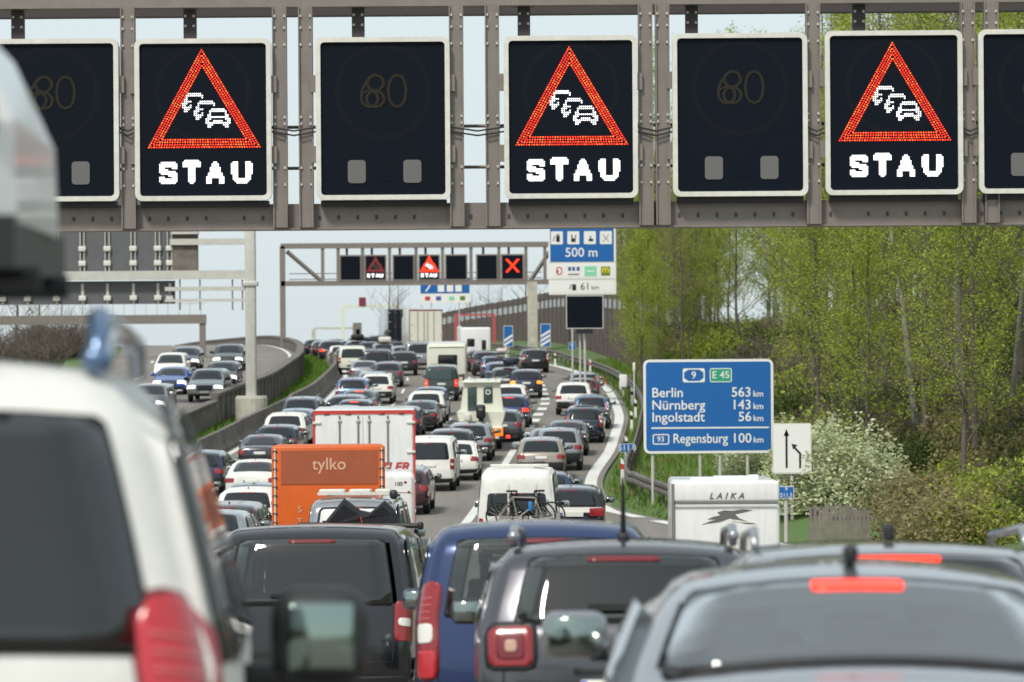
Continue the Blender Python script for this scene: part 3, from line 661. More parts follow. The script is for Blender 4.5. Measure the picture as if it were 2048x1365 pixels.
# ------------------------------------------------------------------ gantry on the left, seen from behind
GD2 = 185.0; k2 = GD2/F
c = Wp(503, 830, GD2); zb2 = g(GD2)+0.15
lg = thing('sign_gantry', 'pale cantilever gantry post with arms on a round concrete base in the median', 'gantry', (c.x, GD2, zb2))
def ll(px, py, dy=0.0): v_ = Wp(px, py, GD2)-lg.location; v_.y += dy; return v_
mb = MB(); mb.tube([(0, 0, -0.3), (0, 0, ll(503, 795).z-0.06), (0, 0, ll(503, 792).z)], [0.80, 0.80, 0.74], 20).obj('base', 'concrete_pale', lg)
ptop = ll(503, 330).z
put('post', rbox(0.52, 0.52, ptop-ll(503, 795).z, 0.08), 'steel_pale', lg, (0, 0, (ptop+ll(503, 795).z)/2))
put('collar', rbox(0.74, 0.7, 0.24, 0.04), 'steel_pale', lg, (0, 0, ll(503, 568).z))
MB().box((0, 0, ll(503, 797).z+0.06), (0.8, 0.8, 0.1)).obj('foot_plate', 'steel_pale', lg)
for y, th, xa in ((552, 0.42, -260), (484, 0.30, 340), (578, 0.20, 330), (601, 0.14, 330)):
    p0, p1 = ll(xa, y), ll(495, y); p1.z = p0.z = (p0.z+p1.z)/2+0.0
    MB().box(((p0.x+p1.x)/2, 0.0, p0.z), (p1.x-p0.x, th, th)).obj('arm', 'steel_pale', lg)
for px in (360, 400, 465, 485): 
    p = ll(px, 590); MB().box((p.x, 0, p.z), (0.07, 0.1, 1.5)).obj('hanger', 'steel', lg)
p = ll(370, 505); MB().box((p.x, 0.25, p.z), (1.25, 0.4, 2.4)).obj('cabinet', 'concrete', lg)
MB().box((p.x, 0.0, ll(370, 462).z), (1.35, 0.6, 0.35)).obj('cabinet_lid', 'steel_pale', lg)
c2 = Wp(60, 480, GD2-0.6); t = thing('direction_sign', 'huge dark sign back with pale brackets on the left gantry arm', 'sign', (c2.x, GD2-0.6, c2.z))
MB().box((0, 1.0, 0.4), (570*k2, 0.12, 170*k2)).obj('sign_panel', 'sign_back', t)
MB().box((0, 1.0, -(586-480)*k2), (570*k2, 0.12, 46*k2)).obj('sign_panel', 'sign_back', t)
for px in (0, 50, 108, 160, 210, 262, 311, 335):
    x = (px-60)*k2
    for dx in (-0.1, 0.1): MB().box((x+dx, 0.86, -0.2), (0.045, 0.08, 3.6)).obj('bracket', 'steel_pale', t)
    MB().box((x, 0.9, -(588-480)*k2), (0.14, 0.06, 1.0)).obj('bracket', 'steel_pale', t)
    for zc_ in (-(498-480)*k2, -(527-480)*k2, -(597-480)*k2): put('clamp', rbox(0.36, 0.18, 0.26, 0.04), 'frame_pale', t, (x, 0.82, zc_))
t, a, zz = portal('brown gantry beam over the oncoming carriageway behind the dark sign back', -300, 412, 632, 650, 262, 0.42, 'steel', (-300, 405))
for px in range(-280, 410, 22): MB().box(((px+300)*262/F, -0.1, zz+0.35), (0.06, 0.06, 0.9)).obj('railing_bar', 'steel_pale', t)
MB().box((712/2*262/F, -0.1, zz+0.78), (712*262/F, 0.06, 0.06)).obj('railing_top', 'steel_pale', t)
# ------------------------------------------------------------------ vehicles
# local axes: X right, Y forward (rear bumper at y = 0), Z up from the ground
class Car:
    cache = {}
    def __init__(s, key, pts, W, L, H, belt, k=0.22, r=0.09, b=0.05, wheels=(0.85, 3.5), rw=0.33, sill=0.26, taper=0.07):
        s.key, s.W, s.L, s.H, s.belt, s.k, s.r, s.b, s.wheels, s.rw, s.sill, s.taper = key, W, L, H, belt, k, r, b, wheels, rw, sill, taper
        P = [(y, z, 0.12 if len(q) == 0 else q[0]) for y, z, *q in pts]
        # bottom with wheel arches, front to rear
        bot = []
        for yw in sorted(wheels, reverse=True):
            R = rw*1.14
            bot += [(yw+R*math.cos(a), max(sill, rw+R*math.sin(a)), 0.0) for a in np.linspace(-0.22, math.pi+0.22, 11)]
        P = P+bot
        out = []; n = len(P)
        for i in range(n):
            a, p, c = np.array(P[i-1][:2]), np.array(P[i][:2]), np.array(P[(i+1) % n][:2]); f = P[i][2]
            if f > 0:
                la, lc = np.linalg.norm(a-p), np.linalg.norm(c-p); fa, fc = min(f, la*0.45), min(f, lc*0.45)
                p0, p1 = p+(a-p)/la*fa, p+(c-p)/lc*fc
                for t in np.linspace(0, 1, 5): out.append((1-t)**2*p0+2*t*(1-t)*p+t*t*p1)
            else: out.append(p)
        S = []
        for i in range(len(out)):
            p, q = out[i], out[(i+1) % len(out)]; n_ = max(1, int(np.linalg.norm(q-p)/0.16))
            for j in range(n_): S.append(p+(q-p)*j/n_)
        S = np.array(S); s.S = S
        T = np.roll(S, -1, 0)-np.roll(S, 1, 0); T /= np.linalg.norm(T, axis=1)[:, None]+1e-9
        s.N = np.stack([-T[:, 1], T[:, 0]], 1)
        it = int(np.argmax(S[:, 1])); s.it = it
        s.rc = list(range(0, it+1))
        nb = next(i for i in range(it, len(S)) if S[i, 1] <= sill+0.02) if any(S[it:, 1] <= sill+0.02) else len(S)-1
        s.fc = list(range(it, nb+1)); s.nb = nb
    def hw(s, y, z):
        h = s.W/2
        e = 0.9; t = max(0.0, (e-y)/e, (y-(s.L-e))/e); h *= 1-s.taper*min(t, 1.2)**2
        if z > s.belt: h *= 1-s.k*((z-s.belt)/(s.H-s.belt))**1.15
        else: h *= 1-0.05*((s.belt-0.25*s.H-z)/(s.belt))**2 if z < s.belt-0.25*s.H else 1.0
        return h
    def pt(s, y, z, n, q, off=0.0):
        sg = 1 if q >= 0 else -1; a = abs(q); H = s.hw(y, z); fl = H-s.r
        if a <= fl: lat, ins, ph = a, s.b*(a/H)**2, 0.0
        elif a <= fl+s.r*math.pi/2: ph = (a-fl)/s.r; lat = fl+s.r*math.sin(ph); ins = s.b*(lat/H)**2+s.r*(1-math.cos(ph))
        else: ph = math.pi/2; lat = H; ins = s.b+s.r+(a-fl-s.r*math.pi/2)
        yy, zz = y-n[0]*ins, z-n[1]*ins
        if ph >= math.pi/2-1e-6: lat = s.hw(yy, zz)
        lat += off*math.sin(ph); o = off*math.cos(ph)
        return (sg*lat, yy+n[0]*o, zz+n[1]*o)
    def chain(s, front, z):
        ix = s.fc if front else s.rc
        zs = [s.S[i, 1] for i in ix]
        if front: zs = zs[::-1]; ix = ix[::-1]
        for i in range(len(ix)-1):
            if zs[i] <= z <= zs[i+1] or (i == len(ix)-2):
                t = 0 if zs[i+1] == zs[i] else min(max((z-zs[i])/(zs[i+1]-zs[i]), 0), 1)
                p = s.S[ix[i]]*(1-t)+s.S[ix[i+1]]*t; n = s.N[ix[i]]*(1-t)+s.N[ix[i+1]]*t
                return p, n/np.linalg.norm(n)
    def arc(s, p):                      # q value at which the side begins
        return s.hw(p[0], p[1])-s.r+s.r*math.pi/2
    def body(s, holes=()):
        key = ('body', s.key, tuple(holes))
        if key in Car.cache: return Car.cache[key]
        qs = [('f', t) for t in np.linspace(0, 1, 6)]+[('a', t) for t in (0.33, 0.66, 1.0)]
        qs = [(-1, k_, t) for k_, t in reversed(qs) if not (k_ == 'f' and t == 0)]+[(1, k_, t) for k_, t in qs]
        nt, nq = len(s.S), len(qs); V = []; 
        for i in range(nt):
            y, z = s.S[i]; H = s.hw(y, z)
            for sg, k_, t in qs:
                a = (H-s.r)*t if k_ == 'f' else H-s.r+s.r*math.pi/2*t
                V.append(s.pt(y, z, s.N[i], sg*a))
        Fc = []
        for i in range(nt):
            j = (i+1) % nt
            ym, zm = (s.S[i]+s.S[j])/2
            for q in range(nq-1):
                f = (i*nq+q, j*nq+q, j*nq+q+1, i*nq+q+1)
                skip = False
                if holes:
                    lat = abs(sum(V[v][0] for v in f)/4)
                    for kind, z0, z1, pil in holes:
                        if kind == 'rear' and i < s.it and z0 < zm < z1 and lat < s.hw(ym, zm)-pil: skip = True
                        if kind == 'front' and s.it <= i < s.nb and z0 < zm < z1 and lat < s.hw(ym, zm)-pil: skip = True
                if not skip: Fc.append(f)
        ys0, ys1, zs = s.L*0.14, s.L*0.86, s.H*0.44
        prev = {1: [i*nq+nq-1 for i in range(nt)], -1: [i*nq for i in range(nt)]}
        for kk in (0.86, 0.7, 0.52, 0.3, 0.0):
            for sg in (1, -1):
                cur = []
                for i in range(nt):
                    p0 = V[i*nq+nq-1]; y, z = p0[1], p0[2]; cy = min(max(y, ys0), ys1)
                    yy, zz = cy+(y-cy)*kk, zs+(z-zs)*kk
                    cur.append(len(V)); V.append((sg*s.hw(yy, zz), yy, zz))
                for i in range(nt):
                    j = (i+1) % nt; a, b_, c, d = prev[sg][i], prev[sg][j], cur[j], cur[i]
                    zc = (V[a][2]+V[c][2])/2; yc = (V[a][1]+V[c][1])/2
                    if any(h[0] == 'side' and h[1] < zc < h[2] and h[3][0] < yc < h[3][1] for h in holes): continue
                    Fc.append((a, d, c, b_) if sg > 0 else (a, b_, c, d))
                prev[sg] = cur
        me = newmesh(V, Fc, True); Car.cache[key] = me; return me
    def grid(s, key, G, off=0.0):
        R, C = len(G), len(G[0]); A = np.array(G, float)
        V = A.reshape(-1, 3).tolist(); Fc = [(i*C+j, i*C+j+1, (i+1)*C+j+1, (i+1)*C+j) for i in range(R-1) for j in range(C-1)]
        bd = [(0, j) for j in range(C)]+[(i, C-1) for i in range(1, R)]+[(R-1, j) for j in range(C-2, -1, -1)]+[(i, 0) for i in range(R-2, 0, -1)]
        cen = np.array([0, s.L/2, s.H*0.5]); n0 = len(V)
        for i, j in bd:
            p = A[i, j]; dv = cen-p; dv[1] = dv[1] if abs(dv[1]) > s.L*0.3 else 0; dv /= np.linalg.norm(dv); V.append((p+dv*0.03).tolist())
        for m_ in range(len(bd)):
            a, b_ = bd[m_], bd[(m_+1) % len(bd)]; Fc.append((a[0]*C+a[1], n0+m_, n0+(m_+1) % len(bd), b_[0]*C+b_[1]))
        me = newmesh(V, Fc, True); Car.cache[key] = me; return me
    def patch(s, front, z0, z1, q0, q1, off=0.010, rc=0.04, nz=7, nq=9, hole=None):
        """patch on the rear (or front) face; q0,q1 functions of (half width at z) -> lateral arc coordinate"""
        key = ('patch', s.key, front, z0, z1, q0(1.0), q1(1.0), q0(0.7), q1(0.7), off, rc)
        if key in Car.cache: return Car.cache[key]
        G = []
        for i in range(nz):
            z = z0+(z1-z0)*(0.5-0.5*math.cos(math.pi*i/(nz-1))); p, n = s.chain(front, z); H = s.hw(p[0], p[1])
            a, b_ = q0(H), q1(H); e = min(z-z0, z1-z); sh = rc*(1-math.sqrt(max(0, 1-((rc-e)/rc)**2))) if e < rc else 0
            a, b_ = a+sh, b_-sh
            G.append([s.pt(p[0], p[1], n, a+(b_-a)*j/(nq-1), off) for j in range(nq)])
        return s.grid(key, G)
    def side(s, sg, z0, z1, ya, yb, off=0.012, rc=0.03, nz=6, ny=6):
        key = ('side', s.key, sg, z0, z1, ya(z0), yb(z0), ya(z1), yb(z1), off)
        if key in Car.cache: return Car.cache[key]
        G = []
        for i in range(nz):
            z = z0+(z1-z0)*i/(nz-1); a, b_ = ya(z), yb(z); e = min(z-z0, z1-z); sh = rc*(1-math.sqrt(max(0, 1-((rc-e)/rc)**2))) if e < rc else 0
            a += sh; b_ -= sh
            G.append([(sg*(s.hw(a+(b_-a)*j/(ny-1), z)+off), a+(b_-a)*j/(ny-1), z) for j in range(ny)])
        return s.grid(key, G)
def lathe_x(prof, n=20):               # prof (x, r) around the X axis
    v, f = [], []; m = len(prof)
    for i in range(n):
        a = 2*math.pi*i/n
        for x, r in prof: v.append((x, r*math.cos(a), r*math.sin(a)))
    for i in range(n):
        for j in range(m-1): f.append((i*m+j, ((i+1) % n)*m+j, ((i+1) % n)*m+j+1, i*m+j+1))
    return newmesh(v, f, True)
TYRE = lathe_x([(-0.10, 0.66), (-0.115, 0.85), (-0.09, 0.97), (-0.03, 1.0), (0.03, 1.0), (0.09, 0.97), (0.115, 0.85), (0.10, 0.66)])
def _rim():
    mb = MB(); me = lathe_x([(0.10, 0.67), (0.085, 0.62), (0.03, 0.60)], 20); mb.add([v.co[:] for v in me.vertices], [tuple(p.vertices) for p in me.polygons])
    for k_ in range(5):
        a = 2*math.pi*k_/5; mb.box((0.075, 0.34*math.cos(a), 0.34*math.sin(a)), (0.03, 0.62, 0.15), 0, a)
    mb.tube([(0.05, 0, 0), (0.09, 0, 0)], 0.13, 10); me2 = lathe_x([(0.02, 0.0), (0.02, 0.62)], 16); mb.add([v.co[:] for v in me2.vertices], [tuple(p.vertices) for p in me2.polygons])
    return newmesh(mb.v, mb.f)
RIM = _rim()
MIRROR = {}
def wheel(parent, x, y, r, sg):
    w = put('wheel', TYRE, 'rubber', parent, (x, y, r), None, (1.0, r, r)); 
    put('rim', RIM, 'rim', w, (0, 0, 0), (0, 0, 0 if sg > 0 else math.pi))
    return w
TY = {}
def T(key, **k): TY[key] = k; return Car(key, **{a: b_ for a, b_ in k.items() if a in ('pts', 'W', 'L', 'H', 'belt', 'k', 'r', 'b', 'wheels', 'rw', 'sill', 'taper')})
CARS = {}
def deftype(key, pts, W, L, H, belt, rwin, wsc, tail, bump=(0.30, 0.62), plate=0.80, tq=(0.27, 0.11), pil=0.17, cladding=False, hi='win', head=(0.62, 0.78), **kw):
    CARS[key] = (T(key, pts=pts, W=W, L=L, H=H, belt=belt, **kw), dict(rwin=rwin, wsc=wsc, tail=tail, bump=bump, plate=plate, tq=tq, pil=pil, cladding=cladding, hi=hi, head=head))
# silhouettes: rear bottom, up the tail, roof, windscreen, bonnet, nose
deftype('hatch', [(0.16, 0.26), (0.02, 0.42), (0.0, 0.66), (0.07, 0.92), (0.16, 1.02), (0.52, 1.40), (0.80, 1.465, 0.25), (1.9, 1.49, 0.5), (2.55, 1.43, 0.3), (3.30, 1.00, 0.2), (4.05, 0.78, 0.25), (4.24, 0.58), (4.20, 0.26)], 1.79, 4.25, 1.49, 0.96, (1.02, 1.40), (1.03, 1.40), (0.78, 0.96), wheels=(0.78, 3.40), rw=0.32)
deftype('wagon', [(0.16, 0.26), (0.02, 0.42), (0.0, 0.68), (0.06, 0.95), (0.14, 1.02), (0.46, 1.38), (0.72, 1.45, 0.25), (2.2, 1.50, 0.5), (2.95, 1.44, 0.3), (3.70, 1.00, 0.2), (4.50, 0.80, 0.25), (4.68, 0.60), (4.62, 0.26)], 1.83, 4.68, 1.50, 0.97, (1.03, 1.38), (1.04, 1.40), (0.77, 0.95), wheels=(0.95, 3.75), rw=0.33)
deftype('suv', [(0.20, 0.32), (0.03, 0.48), (0.0, 0.74), (0.06, 1.02), (0.12, 1.10), (0.46, 1.54), (0.72, 1.62, 0.25), (2.1, 1.66, 0.5), (2.75, 1.59, 0.3), (3.48, 1.12, 0.2), (4.30, 0.95, 0.25), (4.52, 0.72), (4.46, 0.30)], 1.88, 4.55, 1.66, 1.06, (1.12, 1.54), (1.15, 1.56), (0.86, 1.04), bump=(0.36, 0.72), plate=0.90, wheels=(0.86, 3.60), rw=0.36, sill=0.32, cladding=True, head=(0.72, 0.88))
deftype('sedan', [(0.16, 0.26), (0.02, 0.42), (0.0, 0.70), (0.05, 0.96), (0.14, 1.02), (0.62, 1.07, 0.15), (1.32, 1.38, 0.2), (1.75, 1.43, 0.4), (2.30, 1.44, 0.4), (2.85, 1.37, 0.3), (3.60, 0.98, 0.2), (4.50, 0.78, 0.25), (4.70, 0.58), (4.64, 0.26)], 1.82, 4.70, 1.44, 0.96, (1.09, 1.37), (1.02, 1.35), (0.75, 0.90), bump=(0.28, 0.58), plate=0.78, wheels=(0.98, 3.80), rw=0.33, hi='win')
deftype('coupe', [(0.16, 0.24), (0.02, 0.40), (0.0, 0.66), (0.06, 0.90), (0.16, 0.97, 0.10), (0.50, 1.01, 0.15), (1.35, 1.33, 0.25), (1.85, 1.385, 0.4), (2.40, 1.39, 0.4), (2.95, 1.31, 0.3), (3.75, 0.95, 0.2), (4.50, 0.76, 0.25), (4.68, 0.56), (4.62, 0.24)], 1.86, 4.68, 1.39, 0.92, (1.04, 1.30), (0.99, 1.30), (0.68, 0.88), bump=(0.26, 0.56), plate=0.76, wheels=(0.98, 3.78), rw=0.34, pil=0.16, r=0.13, b=0.08)
deftype('mpv', [(0.18, 0.28), (0.02, 0.42), (0.0, 0.70), (0.05, 1.0), (0.10, 1.08), (0.34, 1.52), (0.58, 1.61, 0.2), (2.1, 1.65, 0.5), (2.9, 1.58, 0.3), (3.80, 1.06, 0.2), (4.30, 0.86, 0.2), (4.44, 0.64), (4.40, 0.26)], 1.82, 4.45, 1.65, 1.03, (1.10, 1.53), (1.09, 1.54), (0.75, 1.30), bump=(0.30, 0.66), plate=0.86, tq=(0.12, 0.10), pil=0.16, wheels=(0.80, 3.55), rw=0.33)
deftype('van', [(0.14, 0.30), (0.0, 0.44), (-0.01, 0.80), (0.03, 1.12), (0.16, 1.78), (0.36, 1.92, 0.2), (2.2, 1.97, 0.6), (3.5, 1.93, 0.3), (4.30, 1.22, 0.2), (4.80, 0.98, 0.2), (4.92, 0.70), (4.86, 0.28)], 1.90, 4.90, 1.97, 1.16, (1.17, 1.78), (1.24, 1.84), (0.82, 1.20), bump=(0.32, 0.62), plate=0.95, k=0.15, r=0.10, b=0.04, tq=(0.12, 0.08), pil=0.15, wheels=(0.95, 3.95), rw=0.34, sill=0.30)
deftype('smallvan', [(0.14, 0.28), (0.0, 0.44), (-0.01, 0.80), (0.02, 1.08), (0.12, 1.66), (0.30, 1.79, 0.2), (2.0, 1.83, 0.6), (3.0, 1.78, 0.3), (3.75, 1.14, 0.2), (4.25, 0.95, 0.2), (4.40, 0.68), (4.34, 0.26)], 1.83, 4.40, 1.83, 1.10, (1.12, 1.66), (1.17, 1.70), (0.66, 1.36), bump=(0.28, 0.58), plate=0.90, k=0.17, r=0.11, b=0.05, tq=(0.13, 0.06), pil=0.19, wheels=(0.82, 3.45), rw=0.33)
deftype('boxy', [(0.16, 0.32), (0.02, 0.48), (0.0, 0.78), (0.03, 1.04), (0.09, 1.14), (0.26, 1.54), (0.48, 1.60, 0.18), (2.0, 1.63, 0.5), (2.75, 1.57, 0.25), (3.30, 1.12, 0.2), (4.05, 1.00, 0.2), (4.24, 0.76), (4.20, 0.30)], 1.82, 4.25, 1.63, 1.06, (1.12, 1.50), (1.14, 1.53), (0.86, 1.10), bump=(0.32, 0.66), plate=0.72, k=0.19, r=0.10, b=0.05, tq=(0.26, -0.05), pil=0.20, wheels=(0.80, 3.36), rw=0.35, sill=0.32, cladding=True)
deftype('highvan', [(0.14, 0.34), (0.0, 0.48), (-0.01, 0.9), (0.02, 1.4), (0.14, 2.36), (0.36, 2.52, 0.2), (2.2, 2.56, 0.6), (4.2, 2.50, 0.4), (5.0, 1.45, 0.2), (5.5, 1.15, 0.2), (5.64, 0.8), (5.58, 0.32)], 2.05, 5.65, 2.56, 1.35, (1.34, 1.92), (1.50, 2.25), (0.86, 1.28), bump=(0.34, 0.62), plate=1.05, k=0.13, r=0.12, b=0.05, tq=(0.10, 0.06), pil=0.18, wheels=(1.1, 4.6), rw=0.35, sill=0.34)
def build_car(t, ty, color, lit=False, detail=False, nearglass='glass_clear', glass='glass_dark', roofbars=False, antenna=True, front=False, lampm=None, spoiler=False, plate=True, rimsmat='rim'):
    c, o = CARS[ty]; pm_ = MATS['paint_'+color] if 'paint_'+color in MATS else MATS[color]
    z0, z1 = o['rwin']; w0, w1 = o['wsc']; pil = o['pil']
    ya = lambda z: c.chain(False, min(z, c.H-0.12))[0][0]+0.30; yb = lambda z: c.chain(True, min(z, c.H-0.12))[0][0]-0.16
    holes = ()
    if detail: holes = (('rear', z0+0.02, z1-0.02, pil+0.02), ('front', w0+0.03, w1-0.03, 0.17), ('side', c.belt+0.08, c.H-0.2, (0.9, c.L*0.62)))
    put('body', c.body(holes), pm_, t)
    gl = nearglass if detail else glass
    rq = lambda H: H-pil
    rwn = put('rear_window', c.patch(False, z0, z1, lambda H: -(H-pil), lambda H: H-pil, 0.012, 0.06), gl, t)
    if detail:
        for sg in (-1, 1):
            put('window_border', c.patch(False, z0-0.012, z1+0.012, lambda H, sg=sg: min(sg*(H-pil-0.10), sg*(H-pil+0.012)), lambda H, sg=sg: max(sg*(H-pil-0.10), sg*(H-pil+0.012)), 0.008, 0.05), 'black', rwn)
        for a, b_ in ((z0-0.014, z0+0.055), (z1-0.055, z1+0.014)):
            put('window_border', c.patch(False, a, b_, lambda H: -(H-pil+0.010), lambda H: H-pil+0.010, 0.007, 0.02, nz=4), 'black', rwn)
    put('windscreen', c.patch(True, w0, w1, lambda H: -(H-0.14), lambda H: H-0.14, 0.012, 0.05), gl, t)
    zb, zt = c.belt+0.045, c.H-0.155
    splits = [(None, 0.42), (0.42, None)] if c.L < 4.6 else [(None, 0.40), (0.40, None)]
    ym = c.L*0.47
    for sg in (-1, 1):
        put('side_window', c.side(sg, zb, zt, ya, lambda z: ym-0.04), 'glass_tint' if detail else glass, t)
        put('side_window', c.side(sg, zb, zt, lambda z: ym+0.04, yb), 'glass_tint' if detail else glass, t)
    l0, l1 = o['tail']; a, wr = o['tq']
    lm = lampm or ('lamp_lit' if lit else 'lamp_red')
    for sg in (-1, 1):
        if wr < 0: f0, f1 = (lambda H, sg=sg: min(sg*(H+wr), sg*(H+wr-a))), (lambda H, sg=sg: max(sg*(H+wr), sg*(H+wr-a)))
        else: f0, f1 = (lambda H, sg=sg: min(sg*(H-a), sg*(H+wr))), (lambda H, sg=sg: max(sg*(H-a), sg*(H+wr)))
        tl = put('tail_light', c.patch(False, l0, l1, f0, f1, 0.014, 0.10 if ty == 'frontvan' else 0.04, nz=11), lm, t)
        if ty == 'boxy':
            g0, g1 = (lambda H, f=f0: f(H)-0.03), (lambda H, f=f1: f(H)+0.03)
            put('lamp_surround', c.patch(False, l0-0.03, l1+0.03, g0, g1, 0.008, 0.06), 'black', tl)
            put('lamp_recess', c.patch(False, l0+0.04, l1-0.04, lambda H, f=f0: f(H)+0.045, lambda H, f=f1: f(H)-0.045, 0.018, 0.03), 'lamp_red_dark', tl)
            put('lamp_core', c.patch(False, l0+0.085, l1-0.085, lambda H, f=f0: f(H)+0.095, lambda H, f=f1: f(H)-0.095, 0.024, 0.015), 'lamp_core', tl)
        if ty in ('frontvan', 'smallvan') and detail:
            for q_ in range(7):
                zr = l0+(l1-l0)*(0.42+0.07*q_); put('lens_rib', c.patch(False, zr, zr+0.006, lambda H, f=f0: f(H)+0.03, lambda H, f=f1: f(H)-0.05, 0.017, 0.002, nz=3), 'lens_rib', tl)
            put('lamp_base', c.patch(False, l0+0.01, l0+(l1-l0)*0.30, lambda H, f=f0: f(H)+0.012, lambda H, f=f1: f(H)-0.012, 0.019, 0.03), 'lamp_red_bright' if ty == 'smallvan' else 'lamp_red', tl)
            gg0, gg1 = (lambda H, f=f0: f(H)-0.016), (lambda H, f=f1: f(H)+0.016)
            put('lamp_surround', c.patch(False, l0-0.016, l1+0.016, gg0, gg1, 0.008, 0.10, nz=11), 'lamp_red_dark', tl)
        if (detail or l1-l0 > 0.3) and ty not in ('boxy', 'frontvan'):
            zz = l0+(l1-l0)*0.38; inn = lambda f, s_: (lambda H: f(H)+s_*0.03)
            put('reversing_lamp', c.patch(False, zz, zz+(l1-l0)*0.2, inn(f0, 1), inn(f1, -1), 0.020, 0.03), 'lamp_clear', tl)
    hbw = 0.17 if ty == 'coupe' else 0.22
    put('high_brake_light', c.patch(False, z1-0.035 if o['hi'] == 'win' else z1+0.03, z1-0.005 if o['hi'] == 'win' else z1+0.07, lambda H: -hbw, lambda H: hbw, 0.018, 0.01, nz=4), 'lamp_lit' if lit else 'lamp_red_dark', t)
    b0, b1 = o['bump']
    put('bumper', c.patch(False, b0, b1 if o['cladding'] else b0+0.16, lambda H: -(H+0.30), lambda H: H+0.30, 0.016, 0.05, nq=15), 'trim', t)
    if plate:
        pl = put('number_plate', c.patch(False, o['plate']-0.055, o['plate']+0.055, lambda H: -0.26, lambda H: 0.26, 0.016, 0.01, nz=4), 'plate', t)
        put('plate_band', c.patch(False, o['plate']-0.05, o['plate']+0.05, lambda H: -0.255, lambda H: -0.215, 0.019, 0.005, nz=4, nq=3), 'plate_blue', pl)
    h0, h1 = o['head']
    for sg in (-1, 1):
        put('headlight', c.patch(True, h0, h1, lambda H, sg=sg: min(sg*(H-0.42), sg*(H+0.16)), lambda H, sg=sg: max(sg*(H-0.42), sg*(H+0.16)), 0.014, 0.05), 'head_lit' if front else 'lamp_clear', t)
    put('grille', c.patch(True, h0-0.12, h1-0.02, lambda H: -(H-0.48), lambda H: H-0.48, 0.012, 0.05), 'trim', t)
    put('front_bumper', c.patch(True, 0.30, 0.44, lambda H: -(H-0.1), lambda H: H-0.1, 0.012, 0.05), 'trim', t)
    put('number_plate', c.patch(True, 0.47, 0.57, lambda H: -0.26, lambda H: 0.26, 0.018, 0.01, nz=4), 'plate', t)
    for yw in c.wheels:
        for sg in (-1, 1): wheel(t, sg*(c.hw(yw, c.rw)-0.125), yw, c.rw, sg)
    ymir = c.chain(True, c.belt+0.05)[0][0]-0.30
    for sg in (() if ty == 'frontvan' else (-1, 1)):
        mr = put('wing_mirror', rbox(0.24, 0.13, 0.17, 0.05), pm_ if not o['cladding'] else 'trim', t, (sg*(c.hw(ymir, c.belt)+0.13), ymir, c.belt+0.10))
        put('mirror_glass', rbox(0.20, 0.012, 0.13, 0.005, 1), 'mirror', mr, (0, -0.066, 0)); put('mirror_stalk', rbox(0.14, 0.08, 0.05, 0.02), 'trim', mr, (-sg*0.12, 0.02, -0.07))
    if roofbars:
        for sg in (-1, 1):
            x = sg*(c.hw(c.L*0.3, c.H-0.05)-0.08); ya_, yb_ = c.chain(False, c.H-0.06)[0][0]+0.15, c.L*0.58
            MB().tube([(x, ya_, c.H-0.06), (x, ya_+0.12, c.H+0.035), (x, yb_-0.12, c.H+0.035), (x, yb_, c.H-0.04)], 0.022, 8).obj('roof_rail', 'paint_silver' if roofbars == 'chrome' else 'trim', t, True)
    if antenna:
        ya_ = c.chain(False, c.H-0.05)[0][0]+0.25; MB().prism([(-0.02, 0), (0.02, 0), (0.0, 0.07)], -0.09, 0.06).obj('antenna', 'trim', t, loc=(0, ya_, c.H-0.05))
    if detail:
        zs_ = min(b1, z0-0.2)
        for sg in (-1, 1): put('shut_line', c.patch(False, zs_, z0-0.03, lambda H, sg=sg: sg*(H-0.135)-0.005, lambda H, sg=sg: sg*(H-0.135)+0.005, 0.006, 0.002, nz=6, nq=3), 'black', t)
        put('shut_line', c.patch(False, zs_-0.008, zs_, lambda H: -(H-0.13), lambda H: H-0.13, 0.006, 0.002, nz=3), 'black', t)
        put('tailgate_handle', c.patch(False, o['plate']+0.09, o['plate']+0.13, lambda H: -0.30, lambda H: 0.30, 0.02, 0.01, nz=4), 'trim', t)
        if ty in ('van', 'smallvan', 'frontvan', 'suv'):
            pw, nw_ = c.chain(False, z0+0.10); MB().box((-0.12, pw[0]-0.035, z0+0.10), (0.50, 0.025, 0.03), 0, 0, -0.08).obj('rear_wiper', 'black', rwn)
        MB().box((0, c.L*0.45, 0.55), (c.W*0.8, c.L*0.6, 0.5)).obj('cabin_floor', 'seat', t)
        for x, y in ((-0.37, c.L*0.50), (0.37, c.L*0.50), (-0.42, c.L*0.28), (0.0, c.L*0.28), (0.42, c.L*0.28)):
            hs = c.belt+0.12 if y > c.L*0.4 else c.belt+0.02
            st = put('seat', rbox(0.46, 0.14, 0.55, 0.06), 'seat', t, (x, y, hs-0.2), (0.18, 0, 0))
            put('headrest', rbox(0.25, 0.09, 0.17, 0.04), 'seat', st, (0, -0.02, 0.38))
        put('dashboard', rbox(c.W*0.78, 0.4, 0.24, 0.06), 'seat', t, (0, yb(c.belt)-0.1, c.belt-0.08))
    return c, o
def solve_d(px, ytop, h):
    lo, hi = 20.0, 330.0
    for _ in range(50):
        m_ = (lo+hi)/2; x = (px-1024)*m_/F; _, y = proj((x, m_+1.2, g(m_+1.2)+h))
        if y > ytop: lo = m_
        else: hi = m_
    return lo
NAMES = dict(hatch='hatchback', wagon='estate_car', suv='suv', sedan='sedan', coupe='coupe', mpv='minivan', van='van', smallvan='van', boxy='suv', highvan='camper_van', frontvan='van')
QUEUE = 'vehicles queuing in the traffic jam'
